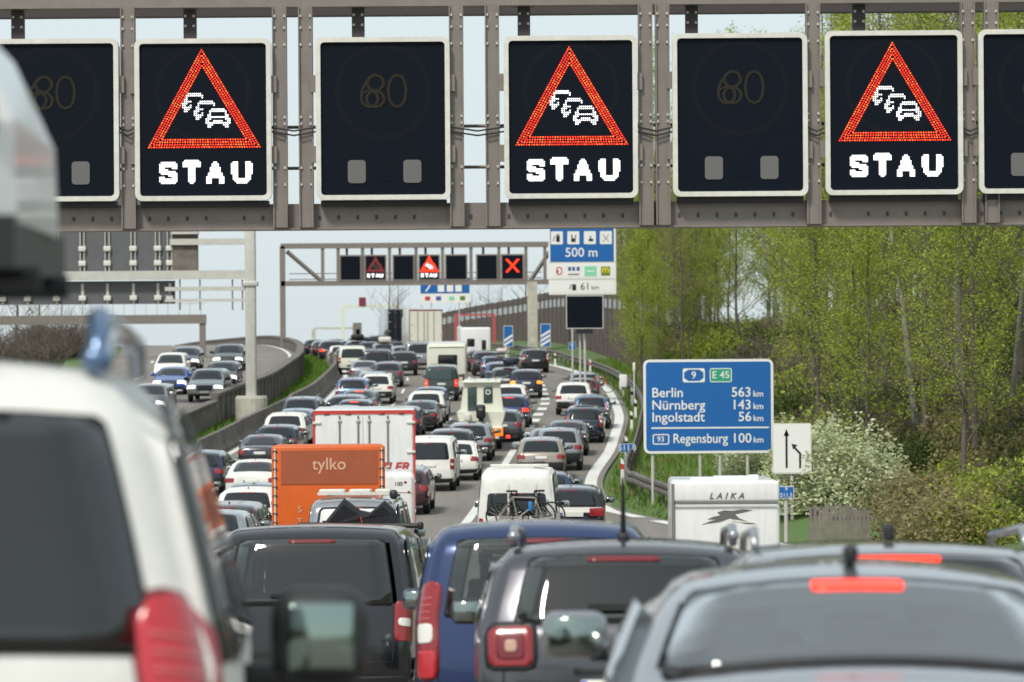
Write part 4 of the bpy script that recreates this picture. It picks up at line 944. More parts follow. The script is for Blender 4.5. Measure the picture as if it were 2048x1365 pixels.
def car(px, ytop, ty, color, label, d=None, yaw=0.0, group=QUEUE, dz=0.0, **k):
    if d is None: d = solve_d(px, ytop, CARS[ty][0].H)
    p = Wp(px, 700, d); x = p.x
    # follow the slope of the road
    pitch = math.atan((g(d+4)-g(d))/4)
    t = thing(NAMES[ty], label, {'hatchback': 'car', 'estate_car': 'car', 'sedan': 'car', 'coupe': 'car', 'suv': 'car', 'minivan': 'car', 'van': 'van', 'camper_van': 'camper van'}[NAMES[ty]], (x, d, g(d)+dz), 0, group)
    t.rotation_euler = Matrix.Rotation(heading(d+2)+yaw, 4, 'Z').to_3x3().to_4x4().to_euler() if abs(pitch) < 1e-4 else (Matrix.Rotation(heading(d+2)+yaw, 4, 'Z') @ Matrix.Rotation(pitch, 4, 'X')).to_euler()
    build_car(t, ty, color, **k); q_ = random.Random(label); t.scale = (1+q_.uniform(-.03, .03), 1+q_.uniform(-.03, .03), 1+q_.uniform(-.035, .035)) if not k.get('detail') else (1, 1, 1)
    LOG.append((label, round(d, 1), round(x-M(d), 1), round(CARS[ty][0].L, 1)))
    return t
LOG = []
def oncoming(px, d, ty, color, label, **k):
    p = Wp(px, 700, d); c, o = CARS[ty]
    t = thing(NAMES[ty], label, 'car' if 'van' not in NAMES[ty] else 'van', (p.x, d+c.L, g(d+c.L)+OPP), 0, 'oncoming vehicles on the left carriageway')
    pitch = math.atan((g(d+4)-g(d))/4)
    h = heading(d)
    t.location = (p.x-math.sin(h)*c.L, d+c.L, g(d+c.L)+OPP)
    t.rotation_euler = (Matrix.Rotation(h+math.pi, 4, 'Z') @ Matrix.Rotation(-pitch, 4, 'X')).to_euler()
    build_car(t, ty, color, front=True, **k); return t
# ------------------------------------------------------------------ the queue, left lane first
A = car
A(392, 898, 'suv', 'navy', 'dark navy crossover with a red tail light, nearest in the far left lane', lampm='lamp_red')
A(345, 930, 'hatch', 'grey', 'grey hatchback half hidden behind the white van on the left', d=118)
A(418, 1028, 'hatch', 'silver', 'silver hatchback just above the roof of the dark van', d=91)
A(448, 1000, 'wagon', 'burgundy', 'dark burgundy estate with greenish rear window, left of the orange lorry', d=97.5, glass='glass_green')
A(489, 978, 'mpv', 'white', 'white minivan with tall red tail lights left of the orange lorry', d=104)
A(500, 962, 'hatch', 'navy', 'dark hatchback directly in front of the white minivan', d=110.5)
A(500, 912, 'sedan', 'white', 'white saloon with wide boot beside the orange lorry', d=128)
A(517, 868, 'sedan', 'dkgrey', 'dark grey saloon behind the dark hatchback in the left lane', d=149)
A(550, 845, 'hatch', 'navy', 'dark hatchback with tinted rear window following a white crossover', d=157)
A(567, 827, 'suv', 'white', 'white crossover in the left lane, fourth from the concrete base', d=165)
A(587, 813, 'hatch', 'ltblue', 'pale blue hatchback just left of the white lorry roof', d=171.5)
A(600, 790, 'suv', 'grey', 'grey crossover with chrome roof bars beside the median barrier', d=179, roofbars='chrome')
A(681, 793, 'hatch', 'silver', 'silver small car right of the crossover with chrome roof bars', d=173.5)
A(690, 780, 'wagon', 'navy', 'dark blue estate left of the car with lit brake lights', d=184)
A(706, 777, 'hatch', 'black', 'black hatchback with both brake lights glowing above the white lorry', d=178.5, lit=True)
A(714, 763, 'sedan', 'grey', 'grey saloon braking ahead of the black hatchback', d=190, lit=True)
A(703, 744, 'mpv', 'ltblue', 'pale blue minivan in the second lane by the barrier bend', d=201)
A(752, 735, 'suv', 'white', 'white crossover showing its right side and door mirror near the barrier bend', d=206)
A(744, 719, 'wagon', 'silver', 'silver estate in front of the white crossover at the bend', d=214)
A(705, 688, 'van', 'cream', 'cream van with dark rear window in the far queue', d=250)
A(754, 694, 'van', 'taupe', 'brownish van with a wide dark rear window in the far queue', d=240, glass='glass_dark')
A(808, 694, 'suv', 'black', 'black crossover alone behind the silver cars, left of the cream motorhome', d=247)
A(806, 683, 'wagon', 'silver', 'silver estate in front of the black crossover', d=266)
A(838, 683, 'van', 'silver', 'silver van beside the rear of the far white lorry', d=260)
A(697, 690, 'hatch', 'dkgrey', 'dark grey hatchback showing its side behind the cream van', d=262)
A(682, 685, 'hatch', 'white', 'white hatchback between two dark cars in the far left lane', d=272)
A(665, 676, 'suv', 'navy', 'dark crossover with a glowing left tail light at the far barrier bend', d=281, lampm='lamp_lit')
A(650, 676, 'wagon', 'burgundy', 'dark red estate behind the far barrier bend', d=293)
A(632, 676, 'hatch', 'navy', 'dark car almost hidden behind the top of the barrier', d=305)
A(716, 673, 'wagon', 'black', 'black estate under a black roof box in the far queue', d=290)
A(740, 678, 'hatch', 'blue', 'blue hatchback among the far roofs left of the white roof dome', d=285)
A(768, 680, 'hatch', 'silver', 'silver hatchback carrying a pale rounded roof box', d=276)
A(783, 678, 'sedan', 'dkgrey', 'dark saloon among the far roofs right of the pale roof box', d=300)
A(757, 676, 'suv', 'grey', 'grey crossover farthest away under the bare tree', d=312)
A(728, 700, 'sedan', 'silver', 'silver saloon between the cream van and the pale blue minivan', d=233.5)
A(775, 700, 'wagon', 'grey', 'grey estate left of the lone black crossover', d=228)
A(700, 676, 'hatch', 'silver', 'silver hatchback in the far queue behind the white hatchback', d=297)
A(722, 676, 'suv', 'dkgrey', 'dark grey crossover far away below the pale distant gantry', d=306.5)
A(676, 676, 'sedan', 'navy', 'navy saloon in the far queue near the barrier top', d=318)
A(800, 678, 'hatch', 'navy', 'navy hatchback left of the distant dark lorry', d=290)
# middle lanes
A(800, 893, 'wagon', 'burgundy', 'dark estate mostly hidden behind the right edge of the white lorry', d=121)
A(856, 872, 'van', 'white', 'white van with red tail light right of the white lorry', d=135)
A(910, 886, 'hatch', 'white', 'white hatchback with dark bumper right of the white van', d=142)
A(899, 853, 'suv', 'dkgrey', 'dark grey crossover in front of the white hatchback', d=150)
A(936, 850, 'suv', 'silver', 'silver crossover behind the boat trailer, right of the dark grey one', d=156)
A(801, 797, 'hatch', 'navy', 'dark blue hatchback peeking over the right end of the white lorry', d=172.5)
A(836, 792, 'sedan', 'dkgrey', 'dark grey saloon left of the pearl crossover', d=178)
A(850, 771, 'suv', 'white', 'pearl white crossover with wide tinted rear window', d=184)
A(858, 764, 'hatch', 'ltblue', 'pale blue car just ahead of the pearl white crossover', d=192)
A(882, 733, 'van', 'green', 'dark green off-roader with see-through rear windows behind the cream motorhome', d=209, lampm='lamp_lit', glass='glass_green')
A(1018, 755, 'wagon', 'white', 'white estate with orange indicator right of the boat', d=194, lampm='lamp_amber')
A(1017, 775, 'suv', 'blue', 'blue crossover with lit brake light hidden behind the boat', d=180, lit=True)
A(1003, 815, 'hatch', 'grey', 'grey blue hatchback squeezed right beside the boat hull', d=170)
A(1052, 738, 'suv', 'navy', 'navy crossover ahead of the white estate in the right lane', d=212, lampm='lamp_amber')
A(1012, 734, 'wagon', 'grey', 'grey estate with dark roof box fifth in the curved row', d=219)
A(1000, 722, 'wagon', 'ltblue', 'pale blue estate fourth in the curved row right of the motorhome', d=228)
A(990, 711, 'mpv', 'ltblue', 'light blue minivan third in the curved row', d=236)
A(974, 703, 'suv', 'dkgrey', 'dark grey crossover second in the curved row', d=245)
A(962, 700, 'wagon', 'navy', 'navy estate first in the curved row beside the white alcove motorhome', d=254)
# right lane
A(1071, 690, 'mpv', 'black', 'dark hatchback alone in the far right lane under the exit boards', d=251)
A(1169, 742, 'wagon', 'silver', 'silver estate at the top of the right lane queue', d=211)
A(1166, 760, 'hatch', 'dkgrey', 'dark grey hatchback with a red bicycle, second in the right lane queue', d=202)
A(1146, 779, 'suv', 'white', 'white crossover third in the right lane queue', d=192)
A(1181, 793, 'mpv', 'ltblue', 'mid blue car hugging the right edge line', d=179)
A(1166, 812, 'mpv', 'navy', 'navy minivan between the grey saloon and the mid blue car', d=169)
A(1133, 822, 'sedan', 'dkgrey', 'large dark grey saloon with one red tail light in the right lane', d=159.5)
A(1098, 850, 'sedan', 'silver', 'silver saloon in front of the beige estate crossover', d=153.2)
A(1116, 859, 'suv', 'silver', 'silver crossover with tall red lights right of the beige one', d=148.5)
A(1080, 873, 'suv', 'beige', 'beige crossover with number plate and tall red lights in the right lane', d=142)
A(1087, 925, 'hatch', 'blue', 'blue hatchback hidden behind the white camper van', d=119, lampm='lamp_lit')
cb = A(1031, 930, 'highvan', 'white', 'white high-roof camper van carrying bicycles on its back', d=93, antenna=False)
A(1139, 963, 'suv', 'black', 'black crossover with white carrier bar right of the camper van', d=103)
# tall lamps on the estates that have them
# oncoming
oncoming(408, 190, 'suv', 'silver', 'silver crossover with dark red nose, nearest oncoming vehicle')
oncoming(337, 199, 'sedan', 'brightblue', 'bright blue oncoming saloon with headlights on')
oncoming(292, 176, 'hatch', 'silver', 'silver oncoming car cut off by the white van roof')
oncoming(440, 206, 'hatch', 'black', 'black oncoming car right behind the silver crossover')
oncoming(455, 232, 'suv', 'green', 'dark oncoming off-roader farthest right on the left carriageway')
oncoming(338, 216, 'mpv', 'white', 'white oncoming minivan behind the blue saloon')
oncoming(368, 232, 'wagon', 'navy', 'dark oncoming estate far behind the blue saloon')

# ------------------------------------------------------------------ lorries, motorhomes, trailers
def place(name, label, cat, px, d, yaw=0.0):
    p = Wp(px, 700, d); t = thing(name, label, cat, (p.x, d, g(d)), 0, QUEUE)
    t.rotation_euler = (Matrix.Rotation(heading(d+2)+yaw, 4, 'Z') @ Matrix.Rotation(math.atan((g(d+5)-g(d))/5), 4, 'X')).to_euler(); return t
def lamps(t, x, z, y=-0.03, w=0.16, h=0.30, m='lamp_red'):
    for s in (-1, 1): put('tail_light', rbox(w, 0.05, h, 0.02), m, t, (s*x, y, z))
def plate_(t, z, y=-0.03, x=0.0): put('number_plate', rbox(0.52, 0.02, 0.11, 0.005, 1), 'plate', t, (x, y, z))
def axle(t, W, y, r=0.36):
    for s in (-1, 1): wheel(t, s*(W/2-0.16), y, r, s)
# white box lorry
def box_lorry(t, W, H, Lb, mbody, frame, zfloor=1.05):
    hb = H-zfloor
    put('cargo_box', rbox(W, Lb, hb, 0.03), mbody, t, (0, Lb/2, zfloor+hb/2))
    v, f = ringprism(rrect(W+0.02, hb+0.02, 0.03, 2), rrect(W-0.09, hb-0.16, 0.02, 2), -0.03, 0.02); put('door_frame', newmesh(v, f), frame, t, (0, 0, zfloor+hb/2))
    for s in (-1, 1): MB().box((s*(W/4-0.02), -0.015, zfloor+hb/2), (W/2-0.10, 0.04, hb-0.24)).obj('door', mbody, t)
    for x in (-0.62, -0.15, 0.13, 0.60):
        MB().tube([(x, -0.06, zfloor+0.05), (x, -0.06, H-0.12)], 0.022, 6).obj('lock_bar', 'steel', t)
        for z in (zfloor+0.25, zfloor+hb*0.5, H-0.25): put('bar_clamp', rbox(0.10, 0.05, 0.07, 0.01, 1), 'steel_pale', t, (x, -0.055, z))
    for s in (-1, 1):
        for k_ in range(4): put('hinge', rbox(0.22, 0.05, 0.07, 0.01, 1), 'frame_pale', t, (s*(W/2-0.10), -0.05, zfloor+0.3+k_*(hb-0.6)/3))
    MB().box((0, 0.4, 0.85), (W*0.9, 0.15, 0.18)).obj('chassis_beam', 'trim', t); MB().box((0, 0.05, 0.5), (W*0.92, 0.12, 0.16)).obj('underrun_bar', 'trim', t)
    lamps(t, W/2-0.3, 0.86, 0.2, 0.4, 0.14); plate_(t, 0.72, 0.1)
    for y in (1.2, 2.5, Lb-0.6): axle(t, W, y, 0.48)
    put('cab', rbox(W*0.96, 2.0, H*0.72, 0.15), mbody, t, (0, Lb+1.3, 0.5+H*0.36))
t = place('box_lorry', 'white box lorry with red edge frame behind the orange trailer', 'lorry', 727, 95, 0.062)
box_lorry(t, 2.58, 3.9, 7.5, 'vehicle_white', 'red_paint'); text('ZLER', 0.30, 'text_red', t, (0.36, -0.045, 2.47), shear=0.25, bold=0.008, sx=1.15)
for x in (-0.95, -0.4, 0.45, 0.95): put('marker_lamp', rbox(0.14, 0.04, 0.05, 0.01, 1), 'lamp_red', t, (x, -0.05, 3.83))
t = place('box_lorry', 'distant white lorry with cream doors beneath the blue services sign', 'lorry', 852, 281)
box_lorry(t, 2.5, 3.95, 8, 'cream', 'burg')
t = place('box_lorry', 'distant dark lorry seen edge on left of the white lorry', 'lorry', 806, 305); box_lorry(t, 2.4, 3.9, 8, 'paint_navy', 'steel')
# orange tarpaulin trailer
t = place('tarpaulin_trailer', 'bright orange tarpaulin lorry body with faded upper band', 'lorry', 655, 80, 0.075)
W_, H_ = 2.42, 3.2
put('tarpaulin', rbox(W_, 5.5, H_-0.9, 0.05), 'orange_tarp', t, (0, 2.75, 0.9+(H_-0.9)/2))
MB().box((0.02, -0.006, H_-0.46), (W_-0.36, 0.02, 0.72)).obj('faded_band', 'orange_dull', t)
text('tylko', 0.36, 'orange_text', t, (0.02, -0.022, H_-0.40), align='CENTER', bold=0.004)
text('S', 0.2, 'orange_text', t, (-0.66, -0.012, H_-1.36)); text('T', 0.2, 'orange_text', t, (-0.68, -0.012, H_-1.62))
for s in (-1, 1):
    MB().tube([(s*(W_/2-0.07), -0.02, 0.9), (s*(W_/2-0.07), -0.02, H_-0.05)], 0.018, 6).obj('lacing_cord', 'frame_pale', t)
    for k_ in range(12): put('eyelet', rbox(0.10, 0.03, 0.035, 0.01, 1), 'steel_dark', t, (s*(W_/2-0.07), -0.025, 1.0+k_*0.19))
MB().box((0, 2.7, 0.75), (W_*0.9, 5.2, 0.2)).obj('chassis', 'trim', t); lamps(t, 0.95, 0.72, 0.0, 0.3, 0.14); plate_(t, 0.72, -0.02)
for y in (1.6, 2.5): axle(t, W_, y, 0.40)
put('cab', rbox(2.1, 1.9, 2.1, 0.2), 'vehicle_white', t, (0, 6.6, 1.4))
# white caravan squeezed between lorry and orange trailer
t = place('caravan', 'white caravan with rounded top edge right of the orange tarpaulin', 'caravan', 742, 87.5, 0.06)
put('body', rbox(2.0, 4.2, 2.05, 0.14, 4), 'vehicle_white', t, (0, 2.1, 1.48)); MB().box((0, -0.012, 1.75), (1.3, 0.03, 0.5)).obj('rear_window', 'glass_dark', t)
text('100', 0.13, 'black', t, (0.52, -0.012, 2.24)); MB().box((0.93, -0.01, 1.5), (0.012, 0.02, 1.8)).obj('corner_seam', 'frame_pale', t)
MB().box((0.35, -0.01, 2.05), (1.2, 0.02, 0.012)).obj('panel_seam', 'frame_pale', t)
for x, z in ((0.78, 2.28), (0.86, 2.05)): put('marker_lamp', rbox(0.06, 0.03, 0.05, 0.01, 1), 'lamp_red', t, (x, -0.01, z))
lamps(t, 0.85, 0.75); plate_(t, 0.7); axle(t, 2.0, 2.2, 0.33)
# pale van with covered load and carrier
pv = A(702, 985, 'van', 'silver', 'pale silver van with lettering in its rear window behind the orange trailer', d=72.5, glass='glass_dark', antenna=False)
pv.scale = (1, 1, 1.15); c_, o_ = CARS['van']
put('window_blind', c_.patch(False, 1.24, 1.74, lambda H: -(H-0.20), lambda H: H-0.20, 0.02, 0.04), 'sign_white', pv)
p_, n_ = c_.chain(False, 1.50); text('POL', 0.20, 'trim', pv, (-0.62, p_[0]-0.03, 1.47), (math.pi/2-0.2, 0, 0), shear=0.2, bold=0.006)
for x, w in ((-0.45, 0.5), (0.1, 0.42), (0.55, 0.3)): put('roof_vent', rbox(w, 0.5, 0.10, 0.03), 'frame_pale', pv, (x, 0.9, 2.02))
MB().box((0, 0.35, 2.0), (1.4, 0.05, 0.05)).obj('awning_rail', 'frame_pale', pv)
put('roof_lamp', rbox(0.16, 0.16, 0.16, 0.06), 'trim', pv, (0.78, 0.4, 1.98))
t = thing('covered_load', 'black fabric cover with two peaks over bicycles on the pale van carrier', 'cover', pv.location, 0); t.rotation_euler = pv.rotation_euler; t.scale = (1.08, 1, 1.12); t.location.z += 0.19
pts = [(-0.75, 1.26), (-0.5, 1.36), (-0.12, 1.80), (0.16, 1.60), (0.34, 1.56), (0.60, 1.76), (0.78, 1.60), (0.95, 1.20), (0.98, 1.02), (-0.70, 1.02)]
v = []; nP = len(pts)
for yy, sc, lift in ((-0.70, 0.94, -0.10), (-0.55, 1.0, 0.0), (-0.25, 1.0, 0.02), (-0.08, 0.96, -0.05)): v += [((x-0.1)*sc+0.1, yy+0.03*math.sin(9*x), (z+lift*(z-1.0) if z > 1.05 else z)) for x, z in pts]
f = [tuple(range(nP))]+[tuple(3*nP+i for i in reversed(range(nP)))]+[(r*nP+i, (r+1)*nP+i, (r+1)*nP+(i+1) % nP, r*nP+(i+1) % nP) for r in range(3) for i in range(nP)]
put('cover', newmesh(v, f), 'cloth_black', t)
MB().tube([(0.28, -0.72, 1.1), (0.20, -0.72, 1.5)], 0.012, 5).obj('strap', 'red_paint', t)
MB().tube([(-0.98, -0.75, 1.50), (1.36, -0.75, 1.475)], 0.045, 8).obj('carrier_bar', 'black', pv)
put('bar_end', rbox(0.12, 0.14, 0.13, 0.04), 'black', pv, (1.36, -0.75, 1.475)); MB().box((0.9, -0.55, 1.22), (0.9, 0.06, 0.16)).obj('lamp_board', 'black', pv)
put('tail_light', rbox(0.14, 0.05, 0.08, 0.02), 'lamp_red', pv, (1.0, -0.6, 1.23))
for s in (-0.6, 0.6): MB().tube([(s, -0.75, 1.49), (s, -0.3, 0.9), (s, 0.05, 0.6)], 0.025, 6).obj('carrier_arm', 'trim', pv)
# motorhomes
def motorhome(t, W, H, Lb, m, win, door=None):
    put('body', rbox(W, Lb, H-0.45, 0.16, 4), m, t, (0, Lb/2, 0.45+(H-0.45)/2))
    x0, x1, z0_, z1_ = win; put('rear_window', rbox(x1-x0, 0.06, z1_-z0_, 0.05), 'glass_dark', t, ((x0+x1)/2, -0.01, (z0_+z1_)/2))
    MB().box((0, -0.012, 0.95), (W-0.3, 0.03, 0.02)).obj('panel_seam', 'frame_pale', t); MB().box((0, -0.02, 0.62), (W-0.08, 0.10, 0.28)).obj('bumper', m, t)
    lamps(t, W/2-0.16, 1.0, -0.02, 0.12, 0.5); plate_(t, 0.72, -0.08)
    for y in (1.4, Lb-1.0): axle(t, W, y, 0.34)
t = place('motorhome', 'cream motorhome with wide dark rear window in the second lane', 'motorhome', 893, 217); motorhome(t, 2.28, 2.95, 6, 'cream', (-0.5, 0.62, 1.75, 2.35)); MB().box((0, -0.015, 2.78), (2.0, 0.03, 0.03)).obj('roof_trim', 'lamp_grey', t)
t = place('motorhome', 'white alcove motorhome with narrow windows left of the noise barrier', 'motorhome', 952, 262); motorhome(t, 2.1, 2.9, 6, 'vehicle_white', (-0.62, -0.1, 1.55, 2.1)); put('rear_window', rbox(0.3, 0.05, 0.8, 0.05), 'glass_dark', t, (0.55, -0.01, 1.6)); MB().box((0, 1, 2.98), (1.9, 1.6, 0.1)).obj('roof_rack', 'steel_dark', t)
t = place('motorhome', 'large white motorhome rear with dog emblem and raised lettering', 'motorhome', 1449, 76)
W_, H_ = 2.2, 2.46; kk = 76/F
put('body', rbox(W_, 6.0, H_-0.45, 0.10, 4), 'vehicle_white', t, (0, 3.0, 0.45+(H_-0.45)/2))
put('upper_cap', rbox(W_-0.06, 0.25, 0.42, 0.06), 'vehicle_white', t, (0.02, 0.05, H_-0.22)); MB().box((0, -0.08, H_-0.46), (W_-0.08, 0.03, 0.025)).obj('trim_strip', 'lamp_grey', t)
MB().box((-W_/2+0.03, -0.03, 1.4), (0.05, 0.08, 2.0)).obj('corner_trim', 'steel', t)
text('LAIKA', 0.17, 'lamp_grey', t, (0.02, -0.085, H_-0.31), align='CENTER', shear=0.3, spacing=1.7, bold=0.003)
for x, w, h in ((-0.45, 0.5, 0.07), (0.15, 0.75, 0.10), (0.6, 0.2, 0.12)): put('roof_vent', rbox(w, 0.5, h, 0.02), 'vehicle_white', t, (x, 0.8, H_+h/2-0.01))
dog = [(-0.42, 0.02), (-0.30, 0.07), (-0.16, 0.10), (-0.22, 0.16), (-0.08, 0.20), (0.10, 0.19), (0.30, 0.22), (0.50, 0.20), (0.30, 0.15), (0.14, 0.12), (0.22, 0.04), (0.42, -0.04), (0.58, -0.08), (0.36, -0.08), (0.16, -0.02), (0.04, 0.04), (-0.06, 0.0), (-0.18, -0.04), (-0.36, -0.06), (-0.54, -0.09), (-0.36, -0.02), (-0.24, 0.01)]
MB().prism([(x, z) for x, z in dog], -0.004, 0.0).obj('dog_emblem', 'lamp_grey', t, loc=(0.05, -0.004, H_-0.80))
MB().prism([(0.06, 0.02), (0.34, -0.02), (0.5, -0.06), (0.3, -0.05), (0.1, -0.03)], -0.006, 0.0).obj('dog_emblem', 'frame_pale', t, loc=(0.05, -0.004, H_-0.80))
lamps(t, 0.9, 0.9); plate_(t, 0.7); axle(t, W_, 1.5); axle(t, W_, 5.0)
# boat on a trailer
t = place('boat_trailer', 'road trailer with bright orange warning board under the boat', 'trailer', 961, 164)
MB().box((0, 2.5, 0.52), (1.5, 5.6, 0.12)).obj('frame', 'steel_dark', t); axle(t, 1.75, 1.8, 0.32)
MB().box((0.55, -0.35, 0.62), (1.5, 0.06, 0.14)).obj('light_bar', 'black', t); MB().box((0.62, -0.40, 0.86), (0.72, 0.04, 0.34)).obj('warning_board', 'hivis_orange_glow', t); plate_(t, 0.62, -0.40, 0.55)
for x in (-0.1, 1.2): put('tail_light', rbox(0.18, 0.06, 0.14, 0.02), 'lamp_lit', t, (x, -0.40, 0.66))
b_ = thing('cabin_boat', 'cream cabin motorboat with black outboard engine on the trailer', 'boat', t.location, 0, None); b_.rotation_euler = t.rotation_euler
sec = [(0, 0.68), (0.55, 0.74), (0.88, 1.05), (1.02, 1.55), (1.05, 1.72)]
v, f = [], []; st = [(0.0, 1.0, 0), (2.0, 1.0, 0), (3.6, 0.85, 0.05), (4.8, 0.5, 0.2), (5.6, 0.08, 0.4)]
for y, w, up in st:
    for s, pr in ((-1, sec[::-1]), (1, sec[1:])): v += [(s*x*w, y, z+up*(1.72-z)) for x, z in pr]
nS = 9
for i in range(4):
    for j in range(nS-1): f.append((i*nS+j, i*nS+j+1, (i+1)*nS+j+1, (i+1)*nS+j))
f.append(tuple(range(nS-1, -1, -1))); f += [(i*nS, (i+1)*nS, (i+1)*nS+nS-1, i*nS+nS-1) for i in range(4)]
put('hull', newmesh(v, f), 'cream', b_)
for s in (-1, 1): put('swim_platform', rbox(0.62, 0.5, 0.16, 0.05), 'cream', b_, (s*0.66, -0.1, 1.02))
v = [(x*w, y, z) for y, w in ((0.9, 1.0), (3.2, 0.9)) for x, z in ((-0.95, 1.7), (-0.78, 2.98), (0.78, 2.98), (0.95, 1.7))]
put('cabin', newmesh(v, [(0, 1, 2, 3), (4, 7, 6, 5), (0, 4, 5, 1), (1, 5, 6, 2), (2, 6, 7, 3)]), 'cream', b_)
put('cabin_roof', rbox(1.7, 2.6, 0.10, 0.04), 'cream', b_, (0, 2.0, 3.0))
for x, w, z, h in ((-0.42, 0.40, 2.2, 1.15), (0.28, 0.40, 2.42, 0.72)): put('cabin_window', rbox(w, 0.05, h, 0.03), 'glass_green', b_, (x, 0.88, z))
v, f = ringprism(rrect(0.22, 0.22, 0.10), rrect(0.15, 0.15, 0.07), -0.03, 0.0); put('lifebuoy', newmesh(v, f), 'sign_white', b_, (0.28, 0.85, 2.55))
en = put('outboard_engine', rbox(0.40, 0.5, 0.62, 0.12, 4), 'black', b_, (0.02, -0.4, 1.75)); put('engine_leg', rbox(0.20, 0.3, 0.95, 0.06), 'trim', en, (0, 0.05, -0.7)); put('engine_badge', rbox(0.2, 0.02, 0.12, 0.01, 1), 'lamp_grey', en, (0, -0.25, 0.1))
put('transom_box', rbox(0.3, 0.2, 0.28, 0.03), 'frame_pale', b_, (-0.6, -0.1, 1.5))
for x in (-0.8, -0.3, 0.3, 0.62): MB().tube([(x, 1.0, 3.0), (x, 1.0, 3.35)], 0.012, 5).obj('aerial', 'trim', b_)
# roof boxes
def roofbox(label, car_d, px, H, m, sc=1.0, dy=1.6):
    p = Wp(px, 700, car_d); t = thing('roof_box', label, 'roof box', (p.x, car_d+dy, g(car_d+dy)+H+0.06), heading(car_d+2))
    put('shell', rbox(0.8*sc, 1.9, 0.36*sc, 0.14, 4), m, t, (0, 0, 0.22*sc)); MB().box((0, 0.3, 0.0), (1.1, 0.06, 0.06)).obj('cross_bar', 'trim', t)
roofbox('black roof box on the far black estate', 290, 713, 1.50, 'black', 1.15)
roofbox('pale rounded roof box in the far queue', 276, 768, 1.49, 'frame_pale', 1.1)
roofbox('pinkish white roof box on the third car of the curved row', 236, 1003, 1.65, mat('pinkish', (0.62, 0.5, 0.48), 0.5), 0.85)
roofbox('dark roof box on the fifth car of the curved row', 219, 1022, 1.50, 'paint_navy', 1.2)
# bicycles
def bicycle(label, loc, rz, fm, tilt=0.0, group=None):
    t = thing('bicycle', label, 'bicycle', loc, rz, group); t.rotation_euler = (0, tilt, rz)
    for x in (-0.52, 0.52):
        w_ = put('wheel', lathe_x([(-0.02, 0.335), (0, 0.355), (0.02, 0.335), (0, 0.315), (-0.02, 0.335)], 24), 'rubber', t, (x, 0, 0.35), (0, 0, math.pi/2))
        mb = MB()
        for k_ in range(8): a = k_*math.pi/8; mb.tube([(0, 0.32*math.cos(a), 0.32*math.sin(a)), (0, -0.32*math.cos(a), -0.32*math.sin(a))], 0.004, 3)
        mb.obj('spokes', 'chrome', w_)
    fr = MB(); bb = (-0.08, 0, 0.30); st_ = (-0.20, 0, 0.82); hd = (0.36, 0, 0.80); hl = (0.40, 0, 0.66); ra = (-0.52, 0, 0.35)
    for a, b2 in ((bb, st_), (st_, hd), (bb, hl), (ra, bb), (ra, st_), (hd, (0.52, 0, 0.35))): fr.tube([a, b2], 0.02, 6)
    fr.obj('frame', fm, t); MB().tube([st_, (-0.23, 0, 0.95)], 0.014, 6).obj('seat_post', 'black', t); put('saddle', rbox(0.26, 0.13, 0.05, 0.02), 'black', t, (-0.23, 0, 0.97))
    MB().tube([hd, (0.34, 0, 0.95)], 0.016, 6).tube([(0.34, -0.28, 0.97), (0.34, 0.28, 0.97)], 0.014, 6).obj('handlebar', 'black', t)
    return t
cl = cb.location; hz = heading(95)
for s in (-0.28, 0.42): MB().tube([(s+0.08, -0.16, 0.9), (s+0.08, -0.10, 2.15)], 0.03, 6).obj('carrier_arm', 'frame_pale', cb)
MB().box((0.1, -0.35, 0.92), (1.5, 0.5, 0.05)).obj('carrier_tray', 'lamp_grey', cb)
put('roof_bar', rbox(1.5, 0.1, 0.08, 0.02), 'frame_pale', cb, (0.05, 1.0, 2.6)); put('roof_vent', rbox(0.3, 0.3, 0.14, 0.03), 'black', cb, (0.55, 1.4, 2.62))
bicycle('beige framed bicycle with dark wheels on the back of the camper van', (cl.x+0.10, cl.y-0.32, cl.z+0.95), hz, 'paint_beige')
bicycle('dark bicycle with blue bag behind the beige one on the camper van', (cl.x+0.34, cl.y-0.17, cl.z+0.95), hz+math.pi, 'black')
put('frame_bag', rbox(0.10, 0.12, 0.24, 0.03), mat('bag_blue', (0.02, 0.2, 0.5), 0.5), cb, (0.36, -0.42, 1.60))
bicycle('red bicycle on the back of the dark hatchback in the right lane', Wp(1196, 700, 201.6).xy.to_3d()+Vector((0, 0, g(201.6)+0.75)), heading(203), 'red_paint')
t = thing('rear_carrier', 'white carrier bar with red lamps on the back of the black crossover', 'carrier', (Wp(1143, 700, 102.7).x, 102.6, g(102.6)), heading(103))
MB().box((0.05, 0, 1.02), (1.5, 0.08, 0.14)).obj('carrier_bar', 'sign_white', t); MB().box((0.02, -0.05, 0.9), (0.54, 0.03, 0.12)).obj('number_plate', 'plate', t)
for s, m_ in ((-1, 'lamp_red'), (1, 'lamp_red')): put('tail_light', rbox(0.42, 0.06, 0.24, 0.03), m_, t, (s*0.62+0.05, -0.05, 0.96))

# ------------------------------------------------------------------ foreground vehicles
deftype('frontvan', [(0.14, 0.30), (0.0, 0.44), (-0.01, 0.80), (0.03, 1.14), (0.20, 1.80), (0.34, 1.93, 0.16), (2.2, 1.99, 0.6), (3.0, 1.93, 0.3), (3.75, 1.22, 0.2), (4.30, 0.98, 0.2), (4.44, 0.70), (4.38, 0.28)], 1.88, 4.42, 1.99, 1.12, (1.22, 1.78), (1.26, 1.84), (0.72, 1.36), bump=(0.32, 0.62), plate=0.90, k=0.25, r=0.14, b=0.07, tq=(0.15, 0.09), pil=0.12, wheels=(0.85, 3.50), rw=0.34, sill=0.30)
fw = A(-330, 0, 'frontvan', 'white', 'blurred white van with big red tail light at the left picture edge', d=9.0, yaw=0.085, detail=True, lampm='lamp_red_bright', group='vehicles nearest the camera', antenna=False)
fw.scale = (1, 1, 1.03)
